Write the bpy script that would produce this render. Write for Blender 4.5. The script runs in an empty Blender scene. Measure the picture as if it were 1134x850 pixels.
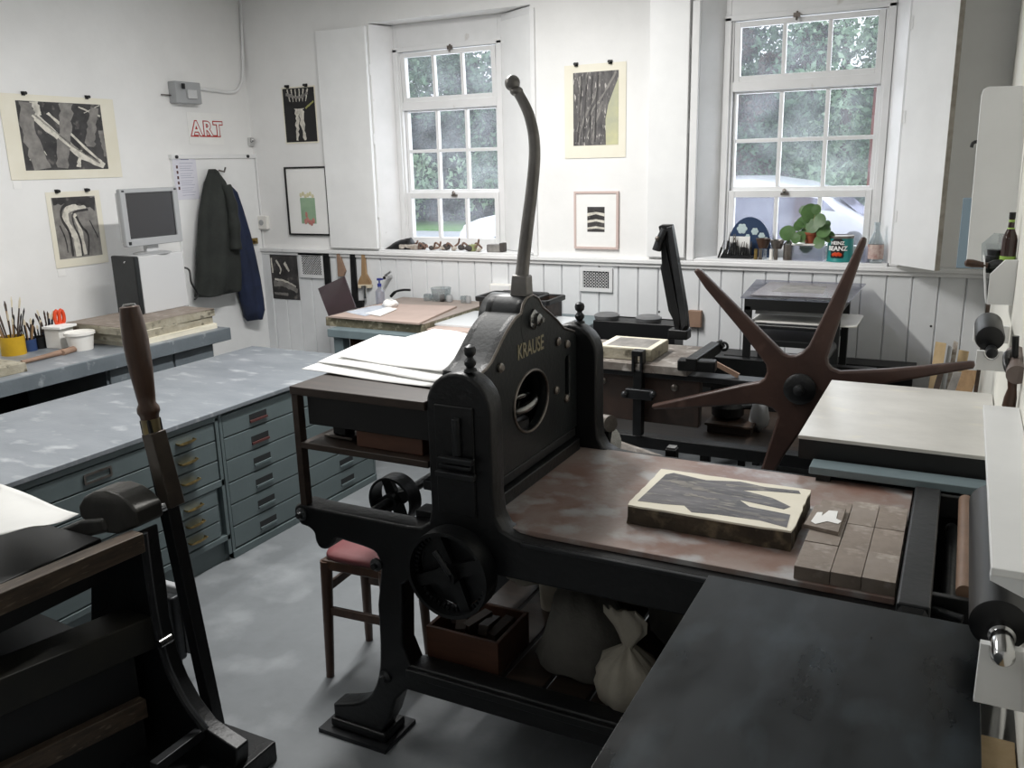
import bpy, bmesh, math, random
from mathutils import Vector, Matrix, Quaternion
R = math.radians
random.seed(7)
SC = bpy.context.scene
COL = SC.collection
# ------------------------------------------------------------------ camera solve (room axes: x right, y to the window wall, z up)
YAW, PITCH, ROLL, FPX, CAMZ = R(-27.393), R(14.355), R(-1.379), 960.4, 1.7
Fv = Vector((math.sin(YAW)*math.cos(PITCH), math.cos(YAW)*math.cos(PITCH), -math.sin(PITCH)))
_r = Vector((math.cos(YAW), -math.sin(YAW), 0)); _u = _r.cross(Fv)
Rv = _r*math.cos(ROLL)+_u*math.sin(ROLL); Uv = -_r*math.sin(ROLL)+_u*math.cos(ROLL)
def P(px, py, x=None, y=None, z=None):
    """where the sight line of a photo pixel meets a plane of the room"""
    d = Fv+Rv*((px-567)/FPX)-Uv*((py-425)/FPX)
    if x is not None: t = x/d.x
    elif y is not None: t = y/d.y
    else: t = (z-CAMZ)/d.z
    return Vector((0, 0, CAMZ))+d*t
# ------------------------------------------------------------------ materials
def lin(h):
    h = h.lstrip('#'); c = [int(h[i:i+2], 16)/255 for i in (0, 2, 4)]
    return tuple((v/12.92 if v <= .04045 else ((v+.055)/1.055)**2.4) for v in c)+(1,)
MATS = {}
def mat(name, col, col2=None, scale=6, rough=.55, metal=0, bump=0, bscale=None, stretch=None, detail=6, contrast=(.35, .65), spec=.5, rough2=None, trans=0, emit=None, estr=1, alpha=1, third=None, third_range=(.62, .7), coat=0):
    m = bpy.data.materials.new(name); m.use_nodes = True; nt = m.node_tree; N = nt.nodes; L = nt.links
    b = N['Principled BSDF']; b.inputs['Base Color'].default_value = lin(col)
    b.inputs['Roughness'].default_value = rough; b.inputs['Metallic'].default_value = metal
    b.inputs['Specular IOR Level'].default_value = spec; b.inputs['Coat Weight'].default_value = coat
    if trans: b.inputs['Transmission Weight'].default_value = trans
    if alpha < 1: b.inputs['Alpha'].default_value = alpha
    if emit: b.inputs['Emission Color'].default_value = lin(emit); b.inputs['Emission Strength'].default_value = estr
    if col2 or bump:
        tc = N.new('ShaderNodeTexCoord'); mp = N.new('ShaderNodeMapping'); L.new(tc.outputs['Object'], mp.inputs['Vector'])
        if stretch: mp.inputs['Scale'].default_value = stretch
    if col2:
        nz = N.new('ShaderNodeTexNoise'); nz.inputs['Scale'].default_value = scale; nz.inputs['Detail'].default_value = detail
        nz.inputs['Roughness'].default_value = .62
        L.new(mp.outputs[0], nz.inputs['Vector'])
        cr = N.new('ShaderNodeValToRGB'); L.new(nz.outputs[0], cr.inputs[0])
        e = cr.color_ramp.elements; e[0].position = contrast[0]; e[1].position = contrast[1]
        e[0].color = lin(col); e[1].color = lin(col2)
        out = cr.outputs[0]
        if third:
            n2 = N.new('ShaderNodeTexNoise'); n2.inputs['Scale'].default_value = scale*2.3; n2.inputs['Detail'].default_value = 8
            L.new(mp.outputs[0], n2.inputs['Vector'])
            c2 = N.new('ShaderNodeValToRGB'); L.new(n2.outputs[0], c2.inputs[0])
            c2.color_ramp.elements[0].position, c2.color_ramp.elements[1].position = third_range
            mx = N.new('ShaderNodeMix'); mx.data_type = 'RGBA'; L.new(c2.outputs[0], mx.inputs[0]); L.new(out, mx.inputs[6]); mx.inputs[7].default_value = lin(third)
            out = mx.outputs[2]
        L.new(out, b.inputs['Base Color'])
        if rough2 is not None:
            mr = N.new('ShaderNodeMapRange'); L.new(nz.outputs[0], mr.inputs[0]); mr.inputs[1].default_value = contrast[0]; mr.inputs[2].default_value = contrast[1]
            mr.inputs[3].default_value = rough; mr.inputs[4].default_value = rough2; L.new(mr.outputs[0], b.inputs['Roughness'])
    if bump:
        bn = N.new('ShaderNodeTexNoise'); bn.inputs['Scale'].default_value = bscale or scale*4; bn.inputs['Detail'].default_value = 5
        L.new(mp.outputs[0], bn.inputs['Vector'])
        bp = N.new('ShaderNodeBump'); bp.inputs['Strength'].default_value = bump; bp.inputs['Distance'].default_value = .01
        L.new(bn.outputs[0], bp.inputs['Height']); L.new(bp.outputs[0], b.inputs['Normal'])
    MATS[name] = m; return m
def glassmat(name, tint='#ffffff', haze=.12, gloss=.08):
    m = bpy.data.materials.new(name); m.use_nodes = True; nt = m.node_tree; N = nt.nodes; L = nt.links
    N.remove(N['Principled BSDF']); o = N['Material Output']
    t = N.new('ShaderNodeBsdfTransparent'); t.inputs[0].default_value = lin(tint)
    g = N.new('ShaderNodeBsdfGlossy'); g.inputs['Roughness'].default_value = .06
    d = N.new('ShaderNodeBsdfTranslucent'); d.inputs[0].default_value = lin('#e8ecf4')
    tc = N.new('ShaderNodeTexCoord'); nz = N.new('ShaderNodeTexNoise'); nz.inputs['Scale'].default_value = 5; L.new(tc.outputs['Object'], nz.inputs[0])
    mr = N.new('ShaderNodeMapRange'); L.new(nz.outputs[0], mr.inputs[0]); mr.inputs[1].default_value = .3; mr.inputs[2].default_value = .7; mr.inputs[3].default_value = haze*.5; mr.inputs[4].default_value = haze*1.4
    m1 = N.new('ShaderNodeMixShader'); m1.inputs[0].default_value = gloss; L.new(t.outputs[0], m1.inputs[1]); L.new(g.outputs[0], m1.inputs[2])
    m2 = N.new('ShaderNodeMixShader'); L.new(mr.outputs[0], m2.inputs[0]); L.new(m1.outputs[0], m2.inputs[1]); L.new(d.outputs[0], m2.inputs[2])
    L.new(m2.outputs[0], o.inputs[0]); MATS[name] = m; return m
# ------------------------------------------------------------------ mesh builder
class M:
    def __init__(s): s.bm = bmesh.new()
    def hexa(s, c):                       # 8 corners: bottom 4 ccw, top 4 ccw
        v = [s.bm.verts.new(p) for p in c]
        for f in ((3, 2, 1, 0), (4, 5, 6, 7), (0, 1, 5, 4), (1, 2, 6, 5), (2, 3, 7, 6), (3, 0, 4, 7)): s.bm.faces.new([v[i] for i in f])
        return s
    def box(s, x0, x1, y0, y1, z0, z1):
        return s.hexa([(x0, y0, z0), (x1, y0, z0), (x1, y1, z0), (x0, y1, z0), (x0, y0, z1), (x1, y0, z1), (x1, y1, z1), (x0, y1, z1)])
    def obox(s, c, size, rz=0, rx=0, ry=0):
        m = Matrix.Translation(Vector(c)) @ Matrix.Rotation(rz, 4, 'Z') @ Matrix.Rotation(ry, 4, 'Y') @ Matrix.Rotation(rx, 4, 'X')
        a, b, d = [q/2 for q in size]
        return s.hexa([m @ Vector(p) for p in ((-a, -b, -d), (a, -b, -d), (a, b, -d), (-a, b, -d), (-a, -b, d), (a, -b, d), (a, b, d), (-a, b, d))])
    def beam(s, p0, p1, w, h, up=(0, 0, 1), w1=None, h1=None):
        p0, p1 = Vector(p0), Vector(p1); d = (p1-p0).normalized(); sd = d.cross(Vector(up))
        if sd.length < 1e-4: sd = d.cross(Vector((0, 1, 0)))
        sd.normalize(); u = sd.cross(d); w1 = w if w1 is None else w1; h1 = h if h1 is None else h1
        c = []
        for p, a, b in ((p0, w/2, h/2), (p1, w1/2, h1/2)): c += [p-sd*a-u*b, p+sd*a-u*b, p+sd*a+u*b, p-sd*a+u*b]
        return s.hexa(c)
    def prism(s, pts, ext):               # planar polygon swept by a vector
        ext = Vector(ext); pts = [Vector(p) for p in pts]
        a = [s.bm.verts.new(p) for p in pts]; b = [s.bm.verts.new(p+ext) for p in pts]; n = len(pts)
        s.bm.faces.new(a[::-1]); s.bm.faces.new(b)
        for i in range(n): s.bm.faces.new((a[i], a[(i+1) % n], b[(i+1) % n], b[i]))
        return s
    def rings(s, rings, cap=True, closed=False):
        vs = [[s.bm.verts.new(p) for p in r] for r in rings]; n = len(vs[0])
        m = len(vs)
        for i in range(m if closed else m-1):
            A, B = vs[i], vs[(i+1) % m]
            for j in range(n): s.bm.faces.new((A[j], A[(j+1) % n], B[(j+1) % n], B[j]))
        if cap and not closed:
            s.bm.faces.new(vs[0][::-1]); s.bm.faces.new(vs[-1])
        return s
    def tube(s, pts, r, seg=12, closed=False, flat=None):
        pts = [Vector(p) for p in pts]; n = len(pts); rs = r if isinstance(r, (list, tuple)) else [r]*n
        out = []; ref = None
        for i in range(n):
            if closed: t = (pts[(i+1) % n]-pts[i-1])
            else: t = pts[min(i+1, n-1)]-pts[max(i-1, 0)]
            t.normalize()
            if ref is None: ref = Vector((0, 0, 1)) if abs(t.z) < .9 else Vector((1, 0, 0))
            a = (ref-t*ref.dot(t)).normalized(); ref = a; b = t.cross(a)
            k = flat if flat else 1
            out.append([pts[i]+a*(math.cos(2*math.pi*j/seg)*rs[i])+b*(math.sin(2*math.pi*j/seg)*rs[i]*k) for j in range(seg)])
        return s.rings(out, closed=closed)
    def cyl(s, p0, p1, r, r1=None, seg=24): return s.tube([p0, p1], [r, r if r1 is None else r1], seg)
    def lathe(s, prof, o=(0, 0, 0), axis=(0, 0, 1), seg=24, cap=True):   # prof: (radius, height)
        q = Vector((0, 0, 1)).rotation_difference(Vector(axis).normalized()); o = Vector(o)
        return s.rings([[o+q @ Vector((max(r, 1e-4)*math.cos(2*math.pi*j/seg), max(r, 1e-4)*math.sin(2*math.pi*j/seg), h)) for j in range(seg)] for r, h in prof], cap=cap)
    def ball(s, c, r, seg=16, sc=(1, 1, 1)):
        n = seg//2; return s.rings([[Vector(c)+Vector((math.sin(math.pi*i/n)*math.cos(2*math.pi*j/seg)*r*sc[0]+0, math.sin(math.pi*i/n)*math.sin(2*math.pi*j/seg)*r*sc[1], -math.cos(math.pi*i/n)*r*sc[2])) if 0 < i < n else Vector(c)+Vector((1e-5*math.cos(2*math.pi*j/seg), 1e-5*math.sin(2*math.pi*j/seg), (-r if i == 0 else r)*sc[2])) for j in range(seg)] for i in range(n+1)])
    def plate(s, loops, o, u, v, th, bev=0, res=6):       # loops of 2D points (first outer, rest holes) in frame (o,u,v), swept th along u x v
        cu = bpy.data.curves.new('t', 'CURVE'); cu.dimensions = '2D'; cu.fill_mode = 'BOTH'
        cu.extrude = th/2-bev; cu.bevel_depth = bev; cu.bevel_resolution = 2; cu.offset = -bev
        for lp in loops:
            sp = cu.splines.new('POLY'); sp.points.add(len(lp)-1); sp.use_cyclic_u = True
            for k, p in enumerate(lp): sp.points[k].co = (p[0], p[1], 0, 1)
        ob = bpy.data.objects.new('t', cu); me = bpy.data.meshes.new_from_object(ob)
        u = Vector(u).normalized(); v = Vector(v).normalized(); w = u.cross(v); o = Vector(o)+w*(th/2)
        me.transform(Matrix(((u.x, v.x, w.x, o.x), (u.y, v.y, w.y, o.y), (u.z, v.z, w.z, o.z), (0, 0, 0, 1))))
        s.bm.from_mesh(me); bpy.data.objects.remove(ob); bpy.data.curves.remove(cu); bpy.data.meshes.remove(me)
        return s
    def text(s, body, o, u, v, size, th=.002, align='CENTER', sx=1):
        cu = bpy.data.curves.new('t', 'FONT'); cu.body = body; cu.size = size; cu.extrude = th/2; cu.align_x = align; cu.align_y = 'CENTER'; cu.offset = size*.012
        ob = bpy.data.objects.new('t', cu); me = bpy.data.meshes.new_from_object(ob)
        u = Vector(u).normalized(); v = Vector(v).normalized(); w = u.cross(v); o = Vector(o)
        me.transform(Matrix(((u.x*sx, v.x, w.x, o.x), (u.y*sx, v.y, w.y, o.y), (u.z*sx, v.z, w.z, o.z), (0, 0, 0, 1))))
        s.bm.from_mesh(me); bpy.data.objects.remove(ob); bpy.data.curves.remove(cu); bpy.data.meshes.remove(me)
        return s
    def xf(s, m): bmesh.ops.transform(s.bm, matrix=m, verts=s.bm.verts); return s
    def jitter(s, a, seed=1):
        rr = random.Random(seed)
        for v in s.bm.verts: v.co += Vector((rr.uniform(-a, a), rr.uniform(-a, a), rr.uniform(-a, a)))
        return s
def circ(cx, cy, r, n=24, ry=None, a0=0, a1=360, rev=False):
    full = abs(a1-a0) >= 360; k = n if full else n+1
    q = [(cx+math.cos(R(a0+(a1-a0)*i/n))*r, cy+math.sin(R(a0+(a1-a0)*i/n))*(ry or r)) for i in range(k)]
    return q[::-1] if rev else q
def props(o, label=None, cat=None, group=None, kind=None):
    if label: o['label'] = label
    if cat: o['category'] = cat
    if group: o['group'] = group
    if kind: o['kind'] = kind
    return o
def wloc(o):
    v = Vector((0, 0, 0))
    while o: v = v+o.location; o = o.parent
    return v
def put(name, m, material, parent=None, bevel=0, smooth=38, origin=None, local=False, solid=0, sub=0, seg=2):
    """link the collected shapes as ONE mesh object; vertices were given in room coordinates"""
    bm = m.bm; bmesh.ops.recalc_face_normals(bm, faces=bm.faces)
    if local: off = Vector((0, 0, 0))
    elif parent is not None: off = wloc(parent)
    elif origin is not None: off = Vector(origin)
    else:
        xs = [v.co.x for v in bm.verts]; ys = [v.co.y for v in bm.verts]; zs = [v.co.z for v in bm.verts]
        off = Vector(((min(xs)+max(xs))/2, (min(ys)+max(ys))/2, min(zs)))
    bmesh.ops.translate(bm, verts=bm.verts, vec=-off)
    me = bpy.data.meshes.new(name); bm.to_mesh(me); bm.free()
    for f in me.polygons: f.use_smooth = True
    me.set_sharp_from_angle(angle=R(smooth))
    o = bpy.data.objects.new(name, me); COL.objects.link(o)
    me.materials.append(MATS[material] if isinstance(material, str) else material)
    if parent is None: o.location = off if not local else (0, 0, 0)
    else: o.parent = parent
    if sub: md = o.modifiers.new('s', 'SUBSURF'); md.levels = sub; md.render_levels = sub
    if bevel: md = o.modifiers.new('b', 'BEVEL'); md.width = bevel; md.segments = seg; md.limit_method = 'ANGLE'; md.angle_limit = R(40); md.harden_normals = True
    return o
def thing(name, label, cat, loc, group=None, rz=0):
    o = bpy.data.objects.new(name, None); COL.objects.link(o); o.location = Vector(loc); o.rotation_euler = (0, 0, rz); o.empty_display_size = .1
    return props(o, label, cat, group)
def struct(name, m, material, bevel=0, **k):
    return props(put(name, m, material, bevel=bevel, **k), kind='structure')
def copytree(o, parent=None):
    c = o.copy(); COL.objects.link(c); c.parent = parent
    for ch in list(o.children): copytree(ch, c)
    return c
def bez(pts, n=8):                        # smooth curve through points (Catmull-Rom)
    pts = [Vector(p) for p in pts]; out = []
    for i in range(len(pts)-1):
        a = pts[max(i-1, 0)]; b = pts[i]; c = pts[i+1]; d = pts[min(i+2, len(pts)-1)]
        for k in range(n):
            t = k/n; out.append(.5*((2*b)+(c-a)*t+(2*a-5*b+4*c-d)*t*t+(-a+3*b-3*c+d)*t**3))
    out.append(pts[-1]); return out
def rrect(x0, y0, x1, y1, r, n=5):
    return (circ(x1-r, y1-r, r, n, a0=0, a1=90)+circ(x0+r, y1-r, r, n, a0=90, a1=180)+circ(x0+r, y0+r, r, n, a0=180, a1=270)+circ(x1-r, y0+r, r, n, a0=270, a1=360))
X, Y, Z = Vector((1, 0, 0)), Vector((0, 1, 0)), Vector((0, 0, 1))
# ---- palette
mat('wall_white', '#f0f0ef', '#e9e9e8', scale=2.2, rough=.75, bump=.12, bscale=30)
mat('panel_white', '#e6e8ea', '#dddfe1', scale=3, rough=.5, bump=.06, bscale=40)
mat('wood_white', '#ececed', '#e3e4e4', scale=4, rough=.45, third='#c9c5c0', third_range=(.7, .78))
mat('shutter_white', '#f1f2f2', '#e9eaea', scale=3, rough=.42)
mat('floor_grey', '#7c8083', '#6c7073', scale=1.6, rough=.4, rough2=.55, third='#94989b', third_range=(.56, .8), bump=.05, bscale=40)
mat('ceiling_white', '#e8e8e6', rough=.8)
mat('iron_black', '#0a0b0c', '#121416', scale=9, rough=.42, metal=.1, bump=.15, bscale=60)
mat('iron_plate', '#191c1e', '#212526', scale=5, rough=.38, metal=.1, bump=.12, bscale=70)
mat('iron_grey', '#38393b', '#27292b', scale=8, rough=.38, metal=.5, bump=.1, bscale=50)
mat('steel', '#a9a9a8', '#7d7c7a', scale=10, rough=.25, metal=1)
mat('steel_worn', '#8d8781', '#665f5a', scale=14, rough=.36, metal=.9, bump=.1, bscale=80)
mat('chrome', '#d5d5d5', rough=.12, metal=1)
mat('brass', '#a8905a', '#7c6a45', scale=30, rough=.35, metal=.9)
mat('chest_green', '#5f6b6d', '#576365', scale=3, rough=.5, bump=.06, bscale=50, third='#707c7e', third_range=(.68, .8))
mat('bench_grey', '#6c747a', '#60686e', scale=5, rough=.5, third='#9aa0a4', third_range=(.64, .74), bump=.08, bscale=50)
mat('top_grey', '#858a90', '#757b81', scale=2.6, rough=.42, third='#a9adb1', third_range=(.58, .74), stretch=(1, 2.2, 1), bump=.08, bscale=40)
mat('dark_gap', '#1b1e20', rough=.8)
mat('red_label', '#4f2a28', rough=.6)
mat('red_star', '#46322b', '#372722', scale=5, rough=.42, bump=.12, bscale=50, third='#523f38', third_range=(.6, .75))
mat('bed_wood', '#85695f', '#95857e', scale=4, rough=.36, third='#aaa8a8', third_range=(.5, .66), bump=.1, bscale=40, contrast=(.42, .58))
mat('stone_cream', '#dfd9c8', '#d2ccba', scale=8, rough=.7)
mat('stone_edge', '#4a4034', '#332d25', scale=11, rough=.85, bump=.8, bscale=30, third='#6e624e', third_range=(.5, .68))
mat('stone_pale', '#a8a292', '#8f8977', scale=10, rough=.85, bump=.5, bscale=35, third='#5f5a4d', third_range=(.56, .68))
mat('stone_block', '#8f8379', '#7a6f65', scale=9, rough=.55, third='#a59b93', third_range=(.54, .72), bump=.15, bscale=50)
mat('ink_grey', '#55555a', '#2e2e31', scale=9, rough=.5, detail=9, contrast=(.38, .62), third='#d8cfba', third_range=(.6, .63), stretch=(1, 4, 1))
mat('marble', '#d6d4cf', '#c2c0bb', scale=3, rough=.32, stretch=(1, 1.6, 1), third='#dedacb', third_range=(.6, .75))
mat('slab_black', '#0a0d0f', '#1b2125', scale=2.6, rough=.22, rough2=.5, third='#333c42', third_range=(.5, .8), stretch=(1.8, .8, 1), spec=.3, contrast=(.38, .6))
mat('black_rubber', '#090a0c', '#0f1012', scale=6, rough=.42, spec=.4)
mat('black_paint', '#0e0f10', rough=.5)
mat('wood_dark', '#4a3a30', '#33281f', scale=7, rough=.5, stretch=(1, 8, 8), bump=.1)
mat('wood_brown', '#4e3729', '#3d2a1f', scale=6, rough=.38, stretch=(6, 6, 1), bump=.05)
mat('wood_tan', '#a98a66', '#8e7253', scale=6, rough=.55, stretch=(6, 6, 1))
mat('wood_pale', '#cdb48c', '#bfa57d', scale=5, rough=.55, stretch=(6, 6, 1))
mat('wood_box', '#5a3a2a', '#4a2f22', scale=5, rough=.6, stretch=(1, 6, 6))
mat('wood_rack', '#3c3028', '#2b221c', scale=6, rough=.5, stretch=(1, 6, 6))
mat('paper', '#f4f4f2', '#ebebe9', scale=3, rough=.7)
mat('paper_cream', '#ece8d9', '#e6e1cf', scale=3, rough=.75)
mat('print_dark', '#252425', '#4a4848', scale=7, rough=.6, detail=9, third='#77736f', third_range=(.58, .72))
mat('print_pale', '#dcd8cd', '#a8a49b', scale=22, rough=.6, detail=8, contrast=(.45, .7))
mat('print_mid', '#6e6b69', '#93908b', scale=14, rough=.6, detail=8)
mat('seat_red', '#6a3336', '#7a4042', scale=5, rough=.55)
mat('sack', '#6c6a64', '#5c5a55', scale=5, rough=.9, bump=.3, bscale=60)
mat('sack_white', '#b4ae9f', '#9d978a', scale=5, rough=.7, bump=.2, bscale=30)
mat('coat_green', '#2b2f2c', '#1e211f', scale=6, rough=.85, bump=.3, bscale=40)
mat('coat_blue', '#1e2a48', '#182138', scale=6, rough=.85, bump=.2, bscale=80)
mat('plastic_white', '#e8e6e1', rough=.4)
mat('plastic_grey', '#a4a6a8', rough=.45)
mat('pc_grey', '#c6c7c8', rough=.45)
mat('screen', '#26262a', rough=.2, spec=.7)
mat('terracotta', '#9a4e32', '#86432c', scale=8, rough=.8)
mat('leaf', '#3f5e30', '#527540', scale=12, rough=.45)
mat('stem', '#8a8a62', rough=.6)
mat('yellow', '#c9a21f', '#b8921c', scale=10, rough=.5)
mat('blue', '#28406c', rough=.45)
mat('red', '#a02a22', rough=.45)
mat('orange', '#d4461c', rough=.4)
mat('teal', '#1f8582', rough=.35)
mat('navy', '#2b3f5e', rough=.4)
mat('pink_frame', '#cdb9b3', rough=.5)
mat('green_art', '#9db79a', '#86a488', scale=6, rough=.6)
mat('vent_white', '#d9dadb', rough=.5)
mat('bottle_brown', '#2e1710', rough=.12, spec=.7)
mat('label_green', '#9cc05a', rough=.5)
mat('hardboard', '#b5a197', '#aa968c', scale=6, rough=.6)
mat('brown_board', '#35222a', '#2c1d20', scale=6, rough=.35)
mat('blue_bar', '#76858a', '#6a787d', scale=6, rough=.45)
mat('text_gold', '#9a927a', rough=.45, metal=.3)
mat('moss_edge', '#7d7663', '#5f5b48', scale=14, rough=.85, bump=.5, bscale=35, third='#a39c88', third_range=(.55, .68))
mat('roller_wood', '#7f6552', '#6a5343', scale=6, rough=.5)
mat('slab_top', '#9d9088', '#8c8078', scale=8, rough=.6)
mat('text_red', '#b02a26', rough=.5)
mat('beige_wall', '#e3e2da', '#dcdbd2', scale=2, rough=.7)
mat('rust', '#3f2e26', '#261d18', scale=7, rough=.6, bump=.2)
mat('brick', '#8a4f42', '#77453a', scale=12, rough=.9, bump=.4)
mat('grass', '#76a05a', '#5f8a48', scale=3, rough=.9)
mat('tarmac', '#c9ccd2', '#b8bcc2', scale=1, rough=.8)
mat('car_white', '#e6e8f2', rough=.25, coat=.5)
mat('car_glass', '#9a9cb0', rough=.06, metal=.7)  # lilac tint puts the sky's reflection into the glass colour
mat('leaf_dark', '#3c5244', '#28392f', scale=2, rough=.7)
mat('leaf_mid', '#6c8a6c', '#4a6650', scale=2, rough=.7)
mat('leaf_pale', '#a3bb9c', '#7f9c80', scale=2, rough=.7)
mat('bark', '#54483c', rough=.9)
mat('blue_plastic', '#7f929f', rough=.5)
mat('mallet_wood', '#9b7f6c', '#866c5b', scale=6, rough=.6)
mat('bristle', '#d6cbb4', rough=.8)
glassmat('pane_glass', haze=.065, gloss=.04)
mat('lever_steel', '#8f8c89', '#74716e', scale=8, rough=.35, metal=.6, bump=.05)
glassmat('clear_glass', haze=.12, gloss=.2, tint='#eef2f2')
glassmat('clear_plastic', haze=.3, gloss=.25, tint='#e6e6ee')
# ================================================================== ROOM
WY, WL, WR, CH = 5.10, -4.78, .15, 2.95          # window wall, left wall, right wall, ceiling height
struct('floor', M().box(WL-.2, 2.4, -2.2, WY+.3, -.12, 0), 'floor_grey')
struct('ceiling', M().box(WL-.2, 2.4, -2.2, WY+.3, CH, CH+.1), 'ceiling_white')
struct('wall_left', M().box(WL-.12, WL, -2.2, WY+.3, 0, CH), 'wall_white')
struct('wall_right', M().box(WR, WR+.12, .75, WY+.3, 0, CH), 'beige_wall')
struct('wall_front', M().box(WL, 2.4, -2.2, -2.08, 0, CH), 'wall_white')
struct('wall_side', M().box(2.28, 2.4, -2.08, .75, 0, CH), 'wall_white')
struct('wall_return', M().box(WR, 2.4, .75, .87, 0, CH), 'wall_white')
OP = [(-3.66, -2.46), (-1.40, -.335)]            # window openings
ZS, ZT = 1.12, 2.62
wb = M(); T = .34
wb.box(WL, WR, WY, WY+T, 0, ZS-.03); wb.box(WL, WR, WY, WY+T, ZT, CH)
for a, b in ((WL, OP[0][0]), (OP[0][1], OP[1][0]), (OP[1][1], WR)): wb.box(a, b, WY, WY+T, ZS-.03, ZT)
struct('wall_back', wb, 'wall_white')
# dado ledge with the two window sills in one board, tongue-and-groove boarding under it
lg = M().box(WL, WR, WY-.045, WY, 1.083, 1.108)
lg.box(WL, WR, WY-.03, WY, 1.06, 1.083)
for a, b in OP: lg.box(a+.005, b-.005, WY-.04, WY+.2, 1.092, 1.122)
struct('trim_1', lg, 'wood_white', bevel=.004)
tg = M(); x = WL+.09; w = .128
while x < WR-.01:
    x1 = min(x+w, WR-.002)
    tg.prism([(x+.001, WY, 0), (x+.001, WY-.006, 0), (x+.006, WY-.014, 0), (x1-.006, WY-.014, 0), (x1-.001, WY-.006, 0), (x1-.001, WY, 0)], (0, 0, 1.06)); x = x1
tg.box(WL, WL+.09, WY-.03, WY, 0, 1.06)
struct('trim_2', tg, 'panel_white')
struct('baseboard_back', M().box(WL+.1, WR-.01, WY-.05, WY-.015, 0, .16), 'wood_white', bevel=.004)
# ---- windows
def window(n, x0, x1, latchx, bars_low):
    y = WY+.17
    w = thing('window_%d' % n, None, None, ((x0+x1)/2, y, 1.12)); props(w, kind='structure')
    a, b = OP[n-1]
    # splayed lining of the recess and outer frame
    f = M()
    f.box(a, x0-.0, y, y+.1, 1.12, ZT); f.box(x1, b, y, y+.1, 1.12, ZT); f.box(x0, x1, y, y+.1, 2.44, ZT)
    f.box(x0, x0+.02, y+.0, y+.1, 1.12, 2.44); f.box(x1-.02, x1, y+.0, y+.1, 1.12, 2.44); f.box(x0, x1, y, y+.1, 1.12, 1.15)
    put('frame', f, 'wood_white', w, bevel=.004)
    ap = M()     # inner architrave fillets
    for xx, s in ((x0, 1), (x1, -1)): ap.box(xx-s*.03, xx+s*.006, y-.016, y, 1.122, 2.46)
    ap.box(x0-.03, x1+.03, y-.016, y, 2.44, 2.47); put('architrave', ap, 'wood_white', w, bevel=.003)
    def sash(name, z0, z1, rows, cols, st, rb, rt, ys, tilt=0, pan=True):
        m = M(); g = M(); bw = .022
        xa, xb = x0+.022, x1-.022
        m.box(xa, xa+st, ys, ys+.04, z0, z1); m.box(xb-st, xb, ys, ys+.04, z0, z1)
        m.box(xa+st, xb-st, ys, ys+.04, z0, z0+rb); m.box(xa+st, xb-st, ys, ys+.04, z1-rt, z1)
        gx0, gx1, gz0, gz1 = xa+st, xb-st, z0+rb, z1-rt
        for i in range(1, cols): c = gx0+(gx1-gx0)*i/cols; m.box(c-bw/2, c+bw/2, ys+.004, ys+.036, gz0, gz1)
        for i in range(1, rows): c = gz0+(gz1-gz0)*i/rows; m.box(gx0, gx1, ys+.006, ys+.034, c-bw/2, c+bw/2)
        g.box(gx0, gx1, ys+.018, ys+.022, gz0, gz1)
        if tilt:
            mm = Matrix.Translation((0, ys+.02, z0)) @ Matrix.Rotation(tilt, 4, 'X') @ Matrix.Translation((0, -ys-.02, -z0)); m.xf(mm); g.xf(mm)
        s = put(name, m, 'wood_white', w, bevel=.003); put('pane', g, 'pane_glass', s)
        return s
    sash('hopper_sash', 2.115, 2.435, 1, 3, .034, .03, .03, y+.012, tilt=R(2.5))
    t = M().box(x0+.02, x1-.02, y, y+.06, 2.06, 2.115); put('transom', t, 'wood_white', w, bevel=.004)
    sash('middle_sash', 1.49, 2.06, 2, 3, .02, .035, .012, y+.03)
    sash('lower_sash', 1.15, 1.505, 1, 3, .034, .045, .04, y+.0)
    l = M(); lx = latchx; l.box(lx-.022, lx+.022, y-.012, y+.0, 1.478, 1.492); l.lathe([(.004, 0), (.012, .006), (.013, .016), (.006, .026), (0, .028)], (lx, y-.01, 1.49), (0, -.4, 1), 12)
    put('latch', l, 'steel_worn', w)
    l = M(); l.box(lx+.0, lx+.035, y-.03, y-.012, 2.43, 2.452); l.cyl((lx+.018, y-.03, 2.41), (lx+.018, y-.02, 2.46), .006, seg=10); put('catch', l, 'steel_worn', w)
    return w
window(1, -3.555, -2.775, -3.14, 2)
window(2, -1.275, -.44, -.93, 2)
# splayed reveal linings of each window
for n, (a, b), (x0, x1) in ((3, OP[0], (-3.555, -2.775)), (4, OP[1], (-1.275, -.44))):
    m = M()
    m.prism([(a, WY, 1.122), (x0-.03, WY+.168, 1.122), (a, WY+.168, 1.122)], (0, 0, 1.49))
    m.prism([(b, WY, 1.122), (b, WY+.168, 1.122), (x1+.03, WY+.168, 1.122)], (0, 0, 1.49))
    struct('trim_%d' % n, m, 'wood_white')
# ---- shutter leaves (hinged boards that fold over the windows)
def shutter(label, h, ang, wid, z0=1.125, z1=2.6, th=.028, gap=0):
    s = thing('window_shutter', label, 'shutter', (h[0], h[1], z0), None, ang)
    m = M().box(.004, wid, -th/2, th/2, 0, z1-z0); put('leaf', m, 'shutter_white', s, bevel=.003, local=True)
    if 'grey' in label: put('worn_edge', M().box(wid, wid+.003, -th/2, th/2, 0, z1-z0), mat('worn_edge', '#a5a098', '#8b857c', scale=20, rough=.8), s, local=True)
    for zz in (.25, .75, 1.2):
        k = M().cyl((0, -th/2-.002, zz-.035), (0, -th/2-.002, zz+.035), .006, seg=10); k.box(.0, .022, -th/2-.003, -th/2, zz-.03, zz+.03); put('hinge', k, 'wood_white', s, local=True)
    return s
shutter('white shutter leaf folded flat on the wall left of the left window', (-3.665, WY-.022), R(180), .42)
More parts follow.
